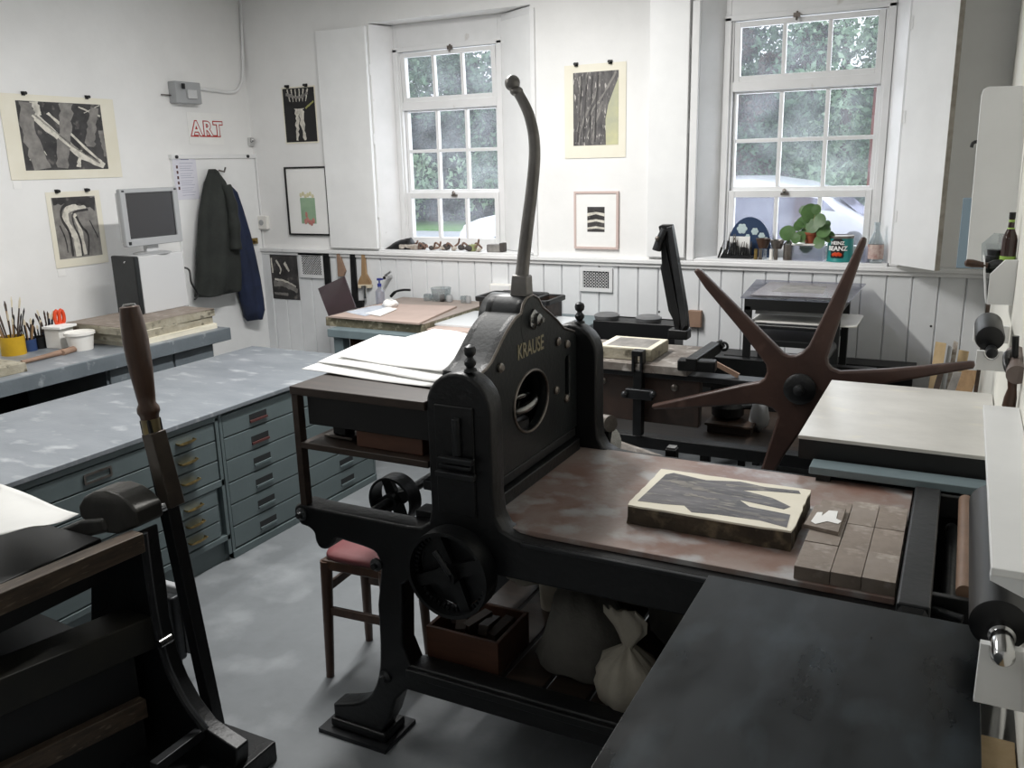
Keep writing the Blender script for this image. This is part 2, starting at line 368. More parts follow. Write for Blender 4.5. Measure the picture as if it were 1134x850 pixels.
shutter('narrow-looking white shutter leaf swung into the right side of the left window', (-2.44, WY+.0), R(151), .34, z1=2.57)
shutter('white shutter leaf folded flat left of the right window with the beans tin', (-1.452, WY-.022), R(180), .235)
shutter('white shutter leaf standing out into the room right of the right window, grey worn edge', (-.315, WY-.045), R(-48), .33)
struct('trim_5', M().box(-1.445, -1.402, WY-.024, WY, 1.11, 2.54), 'wood_white', bevel=.004)
struct('trim_6', M().box(-2.455, -2.425, WY-.02, WY, 1.11, 2.6), 'wood_white', bevel=.003)
struct('trim_7', M().box(-.335, -.29, WY-.02, WY, 1.11, 2.6), 'wood_white', bevel=.003)
# ---- ceiling lights (out of the photo, they light the room)
def batten(x, y, L_=1.5, power=120):
    t = thing('ceiling_light', 'white fluorescent batten on the ceiling at %s of the room' % ('the window end' if y > 3 else ('the middle' if y > 1 else 'the near end')), 'ceiling light', (x, y, CH))
    put('housing', M().box(x-.06, x+.06, y-L_/2, y+L_/2, CH-.06, CH-.001), 'plastic_white', t, bevel=.005)
    la = bpy.data.lights.new('tube_lamp', 'AREA'); la.shape = 'RECTANGLE'; la.size = .12; la.size_y = L_; la.energy = power; la.color = (1, .985, .96)
    lo = bpy.data.objects.new('tube_lamp', la); COL.objects.link(lo); lo.parent = t; lo.location = (0, 0, -.1)
    return t
batten(-2.2, 3.2, power=90); batten(-3.4, 1.4, power=26); batten(-1.0, -.8, power=6)
# ================================================================== OUTSIDE
struct('ground', M().box(-45, 25, 5.5, 60, -.2, -.01), 'tarmac')
props(put('lawn', M().box(-45, 20, 19.6, 41, -.01, .03), 'grass'), 'strip of green lawn seen through the lower panes of the left window', 'lawn', kind='stuff')
def tree(x, y, h, w, kinds, label, group='trees and bushes outside the windows', n=2600, seed=1, trunk=True):
    rr = random.Random(seed); t = thing('leafy_tree', label, 'tree', (x, y, .03), group)
    if trunk: put('trunk', M().tube([(x, y, .03), (x+.1, y, h*.3), (x-.1, y, h*.6)], [.2, .15, .06], 10), 'bark', t)
    cl = [(rr.uniform(-w*.6, w*.6), rr.uniform(-w*.35, w*.35), rr.uniform(h*.05, h*.92), rr.uniform(.5, 1.1)*w*.28) for _ in range(26)]
    for kn, kmat in enumerate(kinds):
        m = M()
        for i in range(n//len(kinds)):
            c = cl[rr.randrange(kn, len(cl), len(kinds))]; d = Vector((rr.gauss(0, 1), rr.gauss(0, 1), rr.gauss(0, 1))).normalized()*c[3]*rr.uniform(.55, 1)
            p = Vector((x+c[0], y+c[1], c[2]))+d; s_ = rr.uniform(.05, .12)*(w/3)**.5; q = Quaternion((rr.gauss(0, 1), rr.gauss(0, 1), rr.gauss(0, 1), rr.gauss(0, 1))).normalized()
            vs = [m.bm.verts.new(p+q @ Vector(v)) for v in ((-s_, 0, 0), (0, -s_*.5, .02), (s_, 0, 0), (0, s_*.5, .02))]; m.bm.faces.new(vs)
        put('foliage', m, kmat, t, smooth=180)
    return t
tspec = [(-15.6, 22.2, 8, 4.0, ('leaf_mid', 'leaf_pale'), 'pale green leafy tree at the left and upper panes of the left window'), (-12.6, 26.5, 10, 5.2, ('leaf_dark', 'leaf_mid'), 'dark tree behind the middle panes of the left window'),
 (-10.4, 22.2, 4.4, 3.0, ('leaf_pale', 'leaf_mid'), 'pale rounded bush at the right panes of the left window'), (-18.5, 27.5, 10, 5, ('leaf_dark',), 'very dark tree behind the left window, left of the others'),
 (-6.6, 24, 9, 4.6, ('leaf_dark', 'leaf_mid'), 'dark green tree filling the left panes of the right window'), (-3.3, 27, 9, 4.4, ('leaf_mid', 'leaf_pale'), 'mid green tree filling the middle panes of the right window'),
 (-1.6, 21.5, 7, 3.0, ('leaf_pale', 'leaf_mid'), 'pale green tree at the right panes of the right window'), (-4.4, 21.6, 5.0, 2.0, ('leaf_mid', 'bark'), 'lower bush with brownish twigs in front of the dark tree, right window'),
 (-14.2, 22.6, 3.0, 3.2, ('leaf_dark',), 'low dark hedge bush standing over the lawn, left window'), (-11.9, 24.0, 3.0, 2.6, ('leaf_dark',), 'second low dark bush over the lawn beside the pale one, left window'),
 (-8.0, 29.5, 10, 4.6, ('leaf_mid', 'leaf_dark'), 'tall tree far behind the wall between the two windows')]
for i, (x, y, h, w, k, l) in enumerate(tspec): tree(x, y, h, w, k, l, seed=i+3, n=10000)
struct('hedge_bank', M().box(-45, 20, 41, 42, .0, 5), 'leaf_dark')
# house gable glimpsed at far right
hs = thing('house', 'small pale building glimpsed between trees at the right panes of the right window', 'building', (.9, 31, .03))
put('wall', M().box(-1.0, 4, 30, 34, .03, 3.6), 'wall_white', hs)
put('roof', M().prism([(-1.3, 29.8, 3.6), (4.3, 29.8, 3.6), (1.5, 29.8, 5.6)], (0, 4.6, 0)), 'rust', hs)
# brick reveals outside
br = M()
for a, b in OP: br.box(a-.1, a+(-.01 if a < -2 else .05), WY+.345, WY+.47, .9, 2.8); br.box(b-(.11 if b < -2 else .175), b+.1, WY+.345, WY+.47, .9, 2.8)
struct('trim_8', br, 'brick')
# parked car (front-right of it seen over the sill of the right window)
def car(x, y, L_, label, seed=0, rz=0):
    c = thing('car', label, 'car', (x, y, .0), None, rz)
    h = L_/2
    side = [(-h, .35), (-h+.05, .75), (-h+.3, .92), (-h*.45, 1.02), (-h*.2, 1.42), (h*.1, 1.56), (h*.5, 1.53), (h*.82, 1.1), (h*.98, 1.0), (h, .4), (h-.3, .25), (-h+.2, .25)]
    m = M(); sp = [(a, b) for a, b in side]
    rings = []
    for yy, k in ((-.88, .0), (-.85, .5), (-.7, .93), (0, 1), (.7, .93), (.85, .5), (.88, 0)):
        rings.append([Vector((a*(1-.02*(1-k)), yy*(1-.16*max(0, b-.9)/.6), .6+(b-.6)*(1-.08*(1-k)))) for a, b in sp])
    m.rings(rings); put('body', m, 'car_white', c, local=True, smooth=60, sub=1)
    for s in (-1, 1): put('side_window', M().prism([(-h*.34, s*.80, 1.05), (-h*.17, s*.735, 1.36), (h*.1, s*.715, 1.46), (h*.46, s*.72, 1.42), (h*.7, s*.80, 1.08)], (0, s*.012, 0)), 'car_glass', c, local=True)
    g = M().hexa([(-h*.47, -.66, 1.04), (-h*.42, -.66, 1.04), (-h*.42, .66, 1.04), (-h*.47, .66, 1.04), (-h*.25, -.58, 1.40), (-h*.2, -.58, 1.40), (-h*.2, .58, 1.40), (-h*.25, .58, 1.40)]); put('windscreen', g, 'car_glass', c, local=True)
    for sx in (-.62, .62):
        for sy in (-1, 1):
            put('wheel', M().lathe([(.12, -.1), (.3, -.1), (.33, -.06), (.33, .06), (.3, .1), (.12, .1)], (h*sx*.98, sy*.8, .33), (0, 1, 0), 24), 'black_rubber', c, local=True)
    for s in (-1, 1): put('wing_mirror', M().ball((-h*.3, s*.98, 1.08), .1, 12, (.7, 1, .6)), 'iron_grey', c, local=True)
    [put('headlight', M().ball((-h+.12, s*.62, .74), .13, 12, (.5, 1, .6)), 'chrome', c, local=True) for s in (-1, 1)]
    return c
car(-1.35, 8.0, 4.2, 'white car parked close outside the right window, its side filling the lower panes', rz=R(180))
car(-4.75, 12.2, 4.1, 'white car further off, just its front showing at the lower right of the left window')
# ================================================================== LEFT WALL
def onwall(pts, **k): return [P(px, py, **k) for px, py in pts]
def bbox2(pts, a, b):
    return min(getattr(p, a) for p in pts), max(getattr(p, a) for p in pts), min(getattr(p, b) for p in pts), max(getattr(p, b) for p in pts)
def clip(parent, p, n):
    p = Vector(p); m = M(); m.box(p.x-.012 if abs(n.y) > .5 else p.x-.0, p.x+.012 if abs(n.y) > .5 else p.x+.008, p.y-.008 if abs(n.y) > .5 else p.y-.01, p.y+.0 if abs(n.y) > .5 else p.y+.01, p.z-.012, p.z+.01)
    m.lathe([(.003, 0), (.004, .02), (.009, .024), (.009, .03)], p, n, 10)
    return put('clip', m, 'black_paint', parent)
# -- large driftwood print
def wall_print(name, label, cat, rect, plane, imrect, immat, strokes=(), strokemat='print_pale', paper='paper_cream', clips=2, extra=()):
    """rect (u0,u1,z0,z1) on plane ('x',val) or ('y',val); strokes: polygons in 0..1 of the image"""
    ax, v = plane; u0, u1, z0, z1 = rect
    if ax == 'x': o = lambda u, z, d: Vector((v+d, u, z)); n = X
    else: o = lambda u, z, d: Vector((u, v-d, z)); n = -Y
    t = thing(name, label, cat, o((u0+u1)/2, z0, .002))
    def sheet(a0, a1, b0, b1, d, th): return M().prism([o(a0, b0, d), o(a1, b0, d), o(a1, b1, d), o(a0, b1, d)], n*th)
    put('sheet', sheet(u0, u1, z0, z1, .003, .0015), paper, t)
    i0, i1, j0, j1 = imrect
    im = put('image', sheet(i0, i1, j0, j1, .0046, .0008), immat, t)
    groups = {}
    for q, (mt, poly) in enumerate([(strokemat, s_) for s_ in strokes]+list(extra)): groups.setdefault(mt, []).append((q, poly))
    for mt, ps in groups.items():
        m = M()
        for q, poly in ps: m.prism([o(i0+(i1-i0)*min(1, max(0, a)), j0+(j1-j0)*min(1, max(0, b)), .0055+q*.00004) for a, b in poly], n*.0004)
        put('printed_shapes', m, mt, im)
    for k in range(clips):
        uu = u0+(u1-u0)*(.2 if k == 0 else .75); clip(t, o(uu, z1+.004, .003), n)
    return t
def wig(pts, w0, w1, seed, n=14, amp=.25):
    rr = random.Random(seed); c = bez([(a, b, 0) for a, b in pts], max(2, n//(len(pts)-1))); L_, R_ = [], []
    for i, p in enumerate(c):
        t = (c[min(i+1, len(c)-1)]-c[max(i-1, 0)]).normalized(); nn = Vector((-t.y, t.x, 0)); k = i/(len(c)-1); w_ = (w0+(w1-w0)*k)/2
        L_.append((p+nn*w_*(1+rr.uniform(-amp, amp)))[:2]); R_.append((p-nn*w_*(1+rr.uniform(-amp, amp)))[:2])
    return L_+R_[::-1]
A = onwall([(6, 103), (124, 110), (132, 196), (12, 198)], x=WL)
rect = bbox2(A, 'y', 'z'); B = onwall([(16, 111), (110, 116), (118, 187), (29, 188)], x=WL); ir = bbox2(B, 'y', 'z')
wall_print('driftwood_print', 'large landscape black and white print of crossing pale branches on the left wall', 'picture', rect, ('x', WL), (ir[0], ir[1], ir[2], ir[3]), 'print_dark',
 strokes=[wig([(.14, .84), (.4, .52), (.7, .2), (.95, .05)], .10, .09, 1), wig([(.34, .84), (.55, .58), (.8, .25), (.92, .12)], .035, .03, 2), wig([(.2, 1), (.24, .8)], .1, .05, 3), wig([(.72, .95), (.98, .82)], .02, .03, 4), wig([(.62, .04), (.68, .3)], .05, .03, 5), wig([(.78, .86), (.99, .99)], .012, .012, 6), wig([(.06, .15), (.2, .3), (.26, .22)], .015, .01, 7)],
 extra=[('print_mid', wig([(.12, .98), (.1, .6), (.2, .02)], .14, .2, 8)), ('print_mid', wig([(.58, 1), (.52, .6), (.42, .03)], .16, .14, 9)), ('print_mid', wig([(.92, .95), (.84, .6), (.8, .35)], .1, .12, 10)), ('print_mid', wig([(.96, .6), (.99, .2)], .06, .05, 11))]+
  [('print_dark', wig([(.18+.012*k, .80-.0*k), (.45+.02*k, .47), (.9, .08+.01*k)], .006, .006, 20+k)) for k in range(3)]+[('print_pale', wig([(.16, .80), (.42, .50), (.72, .17), (.93, .06)], .03, .03, 30))])
A = onwall([(50, 213), (108, 211), (120, 290), (62, 296)], x=WL); rect = bbox2(A, 'y', 'z'); B = onwall([(58, 219), (104, 217), (111, 282), (66, 287)], x=WL); ir = bbox2(B, 'y', 'z')
wall_print('figure_print', 'smaller portrait black and white print of twisted roots under the large print', 'picture', rect, ('x', WL), ir, 'print_mid',
 strokes=[wig([(.75, .85), (.35, .82), (.25, .6), (.42, .35), (.45, .02)], .12, .16, 1), wig([(.45, .75), (.55, .45), (.6, .04)], .08, .08, 2)],
 extra=[('print_dark', wig([(.02, .95), (.5, .97), (.98, .86)], .14, .2, 3)), ('print_dark', wig([(.8, .9), (.3, .88), (.16, .7), (.3, .4), (.3, .03)], .05, .05, 4)), ('print_dark', wig([(.8, .78), (.45, .74), (.42, .55), (.52, .3), (.52, .02)], .035, .04, 5)), ('print_dark', wig([(.5, .68), (.6, .5), (.72, .35), (.66, .02)], .05, .035, 6)), ('print_dark', wig([(.1, .55), (.18, .35), (.2, .1)], .03, .03, 7)), ('print_dark', wig([(.8, .6), (.95, .3)], .02, .03, 8))])
for l, (px, py) in (('small blank white label card under the large branch print', (19, 205)), ('small blank white label card under the portrait root print', (68, 302))):
    c = P(px, py, x=WL); props(put('label_card', M().box(WL, WL+.003, c.y-.025, c.y+.025, c.z-.02, c.z+.02), 'paper'), l, 'card')
# -- junction box, conduit
jb = thing('fuse_switch_box', 'pale grey electrical switch box high on the left wall', 'switch box', P(200, 115, x=WL))
c0, c1 = P(185, 90, x=WL), P(216, 116, x=WL)
put('housing', M().box(WL, WL+.07, c0.y, c1.y, c1.z, c0.z), 'plastic_grey', jb, bevel=.006)
ym = (c0.y+c1.y)/2
put('cover', M().box(WL+.07, WL+.085, ym-.02, ym+.06, c1.z+.03, c0.z-.05), 'pc_grey', jb, bevel=.004)
put('rocker', M().box(WL+.085, WL+.095, ym-.07, ym-.05, c0.z-.05, c0.z-.015), 'black_paint', jb)
put('wire_stub', M().cyl((WL+.02, c0.y-.08, c1.z+.05), (WL+.02, c0.y+.01, c1.z+.05), .004, seg=8), 'steel_worn', jb)
cp = [P(215, 97, x=WL+.015), P(235, 100, x=WL+.015), P(258, 102, x=WL+.015), P(266, 95, x=WL+.015), P(269, 80, x=WL+.015), P(268, 40, x=WL+.015), P(266, -10, x=WL+.015)]
pc = put('conduit_pipe', M().tube(bez(cp), .011, 10), 'wood_white'); props(pc, 'white painted conduit rising from the switch box beside the room corner', 'pipe')
# -- ART sign
c0, c1 = P(206, 124, x=WL), P(248, 160, x=WL)
t = thing('art_sign', 'white card with ART in red outlined slab letters above the white door', 'sign', ((WL+.003), (c0.y+c1.y)/2, c1.z))
put('card', M().box(WL+.001, WL+.003, c0.y, c1.y, c1.z, c0.z), 'paper', t)
c = P(229, 143.5, x=WL)
def thicktext(body, c, size, off, matl, d, sx=1.0, name='lettering'):
    cu = bpy.data.curves.new('t', 'FONT'); cu.body = body; cu.size = size; cu.extrude = .0006; cu.align_x = 'CENTER'; cu.align_y = 'CENTER'; cu.offset = off; cu.space_character = 1.25
    ob = bpy.data.objects.new('t', cu); me = bpy.data.meshes.new_from_object(ob)
    m = M(); me.transform(Matrix(((0, 0, 1, c.x+d), (sx, 0, 0, c.y), (0, 1, 0, c.z), (0, 0, 0, 1)))); m.bm.from_mesh(me)
    bpy.data.objects.remove(ob); bpy.data.curves.remove(cu); return m
lt = thicktext('ART', c, .135, .009, None, .004); 
# slab serifs
for k, yy in ((-.105, 0), (-.035, 0), (.0, 0), (.055, 0), (.1, 0)): lt.box(WL+.0035, WL+.0045, c.y+k-.022, c.y+k+.022, c.z-.05, c.z-.036)
put('lettering', lt, 'text_red', t)
put('lettering_inner', thicktext('ART', c, .135, .0015, None, .0052), 'paper', t)
# -- door in the left wall
D = onwall([(187, 168), (283, 169)], x=WL); y0, y1, zt = D[0].y, D[1].y, 1.80
dr = thing('door_1', None, None, (WL, (y0+y1)/2, 0)); props(dr, kind='structure')
put('leaf', M().box(WL, WL+.02, y0, y1-.04, .02, zt-.03), 'shutter_white', dr, bevel=.003)
put('door_frame', M().box(WL, WL+.03, y0-.01, y1+.03, zt-.03, zt).box(WL, WL+.03, y1-.035, y1+.03, 0, zt-.03), 'wood_white', dr, bevel=.004)
for yy in (y0+.03, y1-.12): put('screw_plate', M().lathe([(.011, 0), (.011, .01), (.006, .014)], (WL+.03, yy, zt-.015), X, 12), 'iron_grey', dr)
c = P(279, 267, x=WL+.03); put('lock_plate', M().box(WL+.03, WL+.045, c.y-.05, c.y+.05, c.z-.022, c.z+.022).lathe([(.013, 0), (.013, .016), (.006, .02)], (WL+.045, c.y+.015, c.z), X, 14), 'brass', dr, bevel=.003)
c = P(276, 157, x=WL); props(put('bell_push', M().box(WL, WL+.03, c.y-.02, c.y+.02, c.z-.03, c.z+.03).ball((WL+.035, c.y, c.z+.01), .018, 12), 'chrome', bevel=.003), 'small chromed bell fitting on the wall at the top right of the white door', 'fitting')
c0, c1 = P(190, 173, x=WL+.02), P(221, 220, x=WL+.02)
ns = thing('notice_sheet', 'pale lilac notice sheet of lines taped to the white door beside the coat', 'notice', (WL+.021, (c0.y+c1.y)/2, c1.z))
put('sheet', M().box(WL+.0205, WL+.0225, c0.y, c1.y, c1.z, c0.z), mat('paper_lilac', '#dcdce6', rough=.7), ns)
ln = M(); k = 0; zz = c0.z-.045
mat('ink_line', '#9a9cb4', rough=.7)
ln.box(WL+.0226, WL+.023, (c0.y+c1.y)/2-.03, (c0.y+c1.y)/2+.04, c0.z-.025, c0.z-.018)
while zz > c1.z+.03:
    ln.box(WL+.0226, WL+.023, c0.y+.055, c1.y-.03-(k % 3)*.012, zz-.0025, zz); zz -= .014 if k % 3 else .02; k += 1
put('printed_lines', ln, 'ink_line', ns)
ln = M(); [ln.box(WL+.0226, WL+.023, c0.y+.025, c0.y+.04, c0.z-.06-i*.035-.02, c0.z-.06-i*.035) for i in range(5)]
put('red_marks', ln, 'red_label', ns)
# -- coats on a hook
ct = thing('dark_green_coat', 'long dark green coat hanging from a hook on the white door', 'coat', P(245, 330, x=WL+.03))
def coat(prof, x0, depth, seed, amp=.03):
    rr = random.Random(seed); m = M(); rings = []
    for i, (zz, ya, yb) in enumerate(prof):
        n = 36; ring = []; yc, hw = (ya+yb)/2, (yb-ya)/2
        for j in range(n):
            a = 2*math.pi*j/n; f = 1+.22*math.sin(5*a+i*.22+seed)*min(1, hw/.1)+.10*math.sin(9*a+seed*2+i*.3)
            dd = depth*(min(1, .35+i/len(prof)*1.2)); ring.append(Vector((x0+dd*.5+dd*.5*math.cos(a)*f, yc+hw*math.sin(a)*(1+.03*math.sin(3*i+seed)), zz+(.012*math.sin(4*a+seed) if i > 0 else 0))))
        rings.append(ring)
    return m.rings(rings)
def prof(pts, x):     # (pyleft,pxleft,pxright)
    o = []
    for py, a, b in pts:
        A_, B_ = P(a, py, x=x), P(b, py, x=x); o.append(((A_.z+B_.z)/2, A_.y, B_.y))
    return o
xx = WL+.1
put('body', coat(prof([(187, 239, 242), (191, 236, 246), (200, 231, 251), (215, 226, 257), (235, 222, 261), (258, 219, 262), (282, 218, 262), (305, 217, 264), (322, 216, 264), (324, 216, 262)], xx), WL+.02, .17, 1), 'coat_green', ct, smooth=180)
sl = [P(250, 205, x=WL+.15), P(256, 225, x=WL+.17), P(259, 250, x=WL+.18), P(260, 276, x=WL+.18)]
put('sleeve', M().tube(bez(sl), [.034+.014*i/24+.004*math.sin(i*.9) for i in range(25)], 14), 'coat_green', ct, smooth=180)
bc = thing('navy_blue_coat', 'navy blue coat hanging behind the dark green coat on the white door', 'coat', P(275, 350, x=WL+.03))
put('body', coat(prof([(205, 252, 258), (215, 252, 265), (235, 253, 271), (260, 256, 277), (285, 258, 282), (310, 262, 286), (330, 266, 289), (343, 270, 290), (352, 272, 287)], xx-.03), WL+.02, .12, 4), 'coat_blue', bc, smooth=180)
put('hook', M().tube([(WL+.02, P(240, 187, x=WL).y, 1.69), (WL+.07, P(240, 187, x=WL).y, 1.68), (WL+.085, P(240, 187, x=WL).y, 1.71)], .006, 8), 'steel_worn', ct)
# ================================================================== LEFT BENCH
BZ = .75; BX1 = -3.99; BY0, BY1 = .2, 3.90
bn = thing('long_bench', 'long blue-grey painted bench along the left wall', 'bench', ((WL+BX1)/2, 2.4, 0))
put('worktop', M().box(WL+.005, BX1, BY0, BY1, BZ-.055, BZ), 'top_grey', bn, bevel=.004)
put('front_rail', M().box(BX1, BX1+.018, BY0, BY1, BZ-.075, BZ-.0), 'bench_grey', bn, bevel=.003)
ya = P(118, 430, x=BX1-.05).y
put('end_cupboard', M().box(WL+.02, BX1-.04, ya, BY1-.1, 0, BZ-.055), 'bench_grey', bn, bevel=.003)
yb = P(191, 400, x=BX1-.04).y
for a, b in ((ya+.015, yb-.008), (yb+.008, BY1-.115)): put('cupboard_door', M().box(BX1-.04, BX1-.025, a, b, .08, BZ-.085), 'bench_grey', bn, bevel=.003)
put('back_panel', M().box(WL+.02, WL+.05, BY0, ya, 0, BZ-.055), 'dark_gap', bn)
put('lower_shelf', M().box(WL+.05, BX1-.06, BY0, ya, .25, .28), 'wood_dark', bn)
put('leg', M().box(BX1-.08, BX1-.01, BY0+.02, BY0+.09, 0, BZ-.055), 'bench_grey', bn)
# items on the bench
def canister(name, label, px, py, x, r, h, m_, cat='pot', tap=1.0, n=8, seed=1, lens=(.12, .2), cols=('wood_dark', 'black_paint', 'wood_tan'), group=None, spread=.35):
    b = P(px, py, z=BZ); b.x = x if x is not None else b.x
    t = thing(name, label, cat, b, group); rr = random.Random(seed)
    put('tin', M().lathe([(.001, .002), (r*tap, 0), (r, h), (r*.93, h), (r*.93*tap, .006), (.001, .006)], b, Z, 28, cap=False), m_, t)
    return t, b
def brush(p, top, r, m_, seed, label, group, tip='bristle'):
    t = thing('paint_brush', label, 'brush', p, group)
    p = Vector(p); top = Vector(top); d = (top-p)
    put('handle', M().tube([p, p+d*.6, p+d*.8], [r*.6, r, r*.8], 8), m_, t)
    put('bristles', M().tube([p+d*.8, p+d*.92, p+d], [r*.9, r*1.2, r*.3], 8), tip, t)
def brushes(b, r, h, n, seed, cols, where, lens=(.1, .2), tips=('bristle', 'black_paint', 'wood_dark')):
    rr = random.Random(seed)
    for k in range(n):
        a = 2*math.pi*k/n+rr.uniform(-.3, .3); q = rr.uniform(.25, .62)*r
        p = Vector((b.x+math.cos(a)*q*.6, b.y+math.sin(a)*q*.6, b.z+.012)); L_ = h+rr.uniform(*lens)
        tp = p+Vector((math.cos(a)*rr.uniform(.2, .8)*r*(L_/h)*.7, math.sin(a)*rr.uniform(.2, .8)*r*(L_/h)*.7, L_))
        brush(p, tp, rr.uniform(.0035, .006), rr.choice(cols), k, 'brush or tool handle standing in the %s' % where, 'brushes in the %s' % where, rr.choice(tips))
yt, b = canister('yellow_tin', 'yellow tin of brushes at the near end of the bench', 16, 392, None, .062, .10, 'yellow'); brushes(b, .062, .1, 12, 3, ('black_paint', 'wood_dark', 'wood_tan', 'rust'), 'yellow tin', (.06, .2))
t, b = canister('blue_jar', 'blue jar of short brushes right of the yellow tin', 33, 388, None, .04, .065, 'blue'); brushes(b, .04, .065, 8, 5, ('wood_tan', 'wood_dark', 'black_paint'), 'blue jar beside the yellow tin', (.05, .12))
t, b = canister('black_jar', 'black jar of tools between the two blue jars', 45, 385, None, .04, .065, 'black_rubber'); brushes(b, .04, .065, 8, 6, ('black_paint', 'wood_dark', 'iron_grey'), 'black jar', (.04, .11))
t, b = canister('blue_tin', 'dark blue tin of brushes left of the red tin', 56, 381, None, .04, .075, 'coat_blue'); brushes(b, .04, .075, 9, 7, ('black_paint', 'wood_dark', 'coat_blue'), 'dark blue tin', (.06, .13))
t, b = canister('red_tin', 'red tin with dark label and yellow rim holding orange scissors', 70.5, 382, None, .046, .085, 'red')
put('label_patch', M().lathe([(.047, .012), (.047, .07)], b, Z, 28, cap=False), 'black_rubber', t) if False else None
mm = M(); mm.rings([[Vector((b.x+.0472*math.cos(a), b.y+.0472*math.sin(a), b.z+h_)) for a in [R(-75+k*10) for k in range(11)]] for h_ in (.008, .075)], cap=False) if False else None
lp = M(); seg = [R(-70+k*10) for k in range(12)]
for k in range(11):
    a, c_ = seg[k], seg[k+1]; lp.hexa([(b.x+q*math.cos(w_), b.y+q*math.sin(w_), b.z+h_) for h_ in (.012, .07) for q, w_ in ((.0455, a), (.048, a), (.048, c_), (.0455, c_))])
put('dark_label', lp, 'black_rubber', t)
put('rim', M().lathe([(.0465, .08), (.0485, .085), (.0465, .09), (.043, .085), (.0465, .08)], b, Z, 28, cap=False), 'yellow', t)
sc = thing('orange_scissors', 'orange-handled scissors standing in the red tin', 'scissors', b+Vector((0, 0, .02)))
for s in (-1, 1):
    o = b+Vector((.0, .014*s+.0, .12)); put('handle', M().tube([o+Vector((0, .014*math.cos(R(a))+.0, .04+.04*math.sin(R(a)))) for a in range(0, 360, 30)], .010, 8, closed=True), 'orange', sc)
    put('blade', M().beam(b+Vector((0, .008*s, .012)), o+Vector((0, 0, .01)), .004, .014), 'steel', sc)
pl = P(96, 381, z=BZ)
cb = thing('white_carton', 'small white carton behind the white tub on the bench', 'carton', P(88, 382, z=BZ)+Vector((-.06, -.07, 0)))
put('box', M().obox(cb.location+Vector((0, 0, .055)), (.1, .11, .11), R(12)), 'plastic_white', cb, bevel=.004); put('lid', M().obox(cb.location+Vector((.01, 0, .118)), (.12, .13, .012), R(12)), 'paper', cb)
tb = thing('white_tub', 'round white plastic tub with a flared rim on the bench', 'tub', P(104, 384, z=BZ)+Vector((-.01, -.07, 0)))
put('tub', M().lathe([(.06, 0), (.072, .085), (.08, .086), (.08, .1), (.074, .1), (.072, .09), (.001, .088)], tb.location, Z, 40), 'plastic_white', tb)
ml = thing('wooden_mallet', 'pale wooden club-shaped stick lying in front of the tins', 'mallet', P(60, 393, z=BZ))
a_, b_ = P(24, 401, z=BZ+.014), P(84, 386, z=BZ+.014); dd = b_-a_
put('handle', M().tube([a_, a_+dd*.45, a_+dd*.75, a_+dd*.93], [.010, .013, .017, .015], 12), 'mallet_wood', ml)
put('head', M().tube([a_+dd*.8+Vector((.02, -.035, 0)), a_+dd*.9+Vector((.0, .0, 0)), a_+dd*1.02+Vector((-.01, .03, 0))], [.016, .019, .014], 12), 'mallet_wood', ml)
s0 = P(30, 410, z=BZ)
props(put('stone_slab', M().box(s0.x-.42, s0.x+.02, s0.y-.5, s0.y-.01, BZ, BZ+.05).jitter(.003), 'stone_pale', bevel=.006), 'pale stone slab at the near end of the bench beside the yellow tin', 'stone slab')
# slabs under the computer
SY0, SY1 = P(127, 362, z=BZ).y, 3.80
def slab(name, label, c, size, rz, m_='stone_pale', topm='stone_cream', chip=.006, seed=1, group=None, cat='stone slab', top=True):
    t = thing(name, label, cat, c, group, rz); a, b, h = size
    m = M(); n = 9; rr = random.Random(seed)
    ol = [(-a/2+a*i/n, -b/2) for i in range(n)]+[(a/2, -b/2+b*i/n) for i in range(n)]+[(a/2-a*i/n, b/2) for i in range(n)]+[(-a/2, b/2-b*i/n) for i in range(n)]
    rg = []
    for k, zz in enumerate((0, h*.25, h*.55, h*.85, h*.93)):
        rg.append([Vector((x_*(1+rr.uniform(-chip, chip)*2/a*.5), y_*(1+rr.uniform(-chip, chip)*2/b*.5), zz)) for x_, y_ in ol])
    m.rings(rg); put('block', m, m_, t, local=True, smooth=25)
    if top:
        rt = [Vector((x_*(1+rr.uniform(-chip, 0)*2/a*.7), y_*(1+rr.uniform(-chip, 0)*2/b*.7), h*.93)) for x_, y_ in ol]
        put('ground_top', M().prism(rt, (0, 0, h*.07)), topm, t, local=True)
    return t
sx = -4.36
slab('litho_stone', 'lowest white slab of the pile under the computer tower', (-4.27, 3.55, BZ), (.46, .62, .03), 0, 'stone_cream', 'stone_cream', .003, 4, 'slabs piled under the computer')
slab('litho_stone', 'middle rough-edged stone of the pile under the computer', (-4.28, 3.53, BZ+.03), (.44, .64, .045), R(1), 'stone_pale', 'stone_cream', .006, 5, 'slabs piled under the computer')
slab('litho_stone', 'topmost brown-edged stone directly under the computer tower', (-4.29, 3.53, BZ+.075), (.46, .68, .045), R(-1), 'stone_pale', 'stone_block', .006, 6, 'slabs piled under the computer')
gl = thing('eyeglasses', 'pair of wire spectacles lying at the far edge of the bench', 'glasses', P(214, 364, z=BZ))
for s in (-1, 1): put('lens_ring', M().tube([gl.location+Vector((.025*math.sin(R(a)), .03*s+.022*math.cos(R(a)), .004)) for a in range(0, 360, 30)], .002, 6, closed=True), 'steel_worn', gl)
put('temple_arm', M().tube([gl.location+Vector((-.02, -.05, .004)), gl.location+Vector((-.09, .04, .006))], .0018, 6), 'steel_worn', gl)
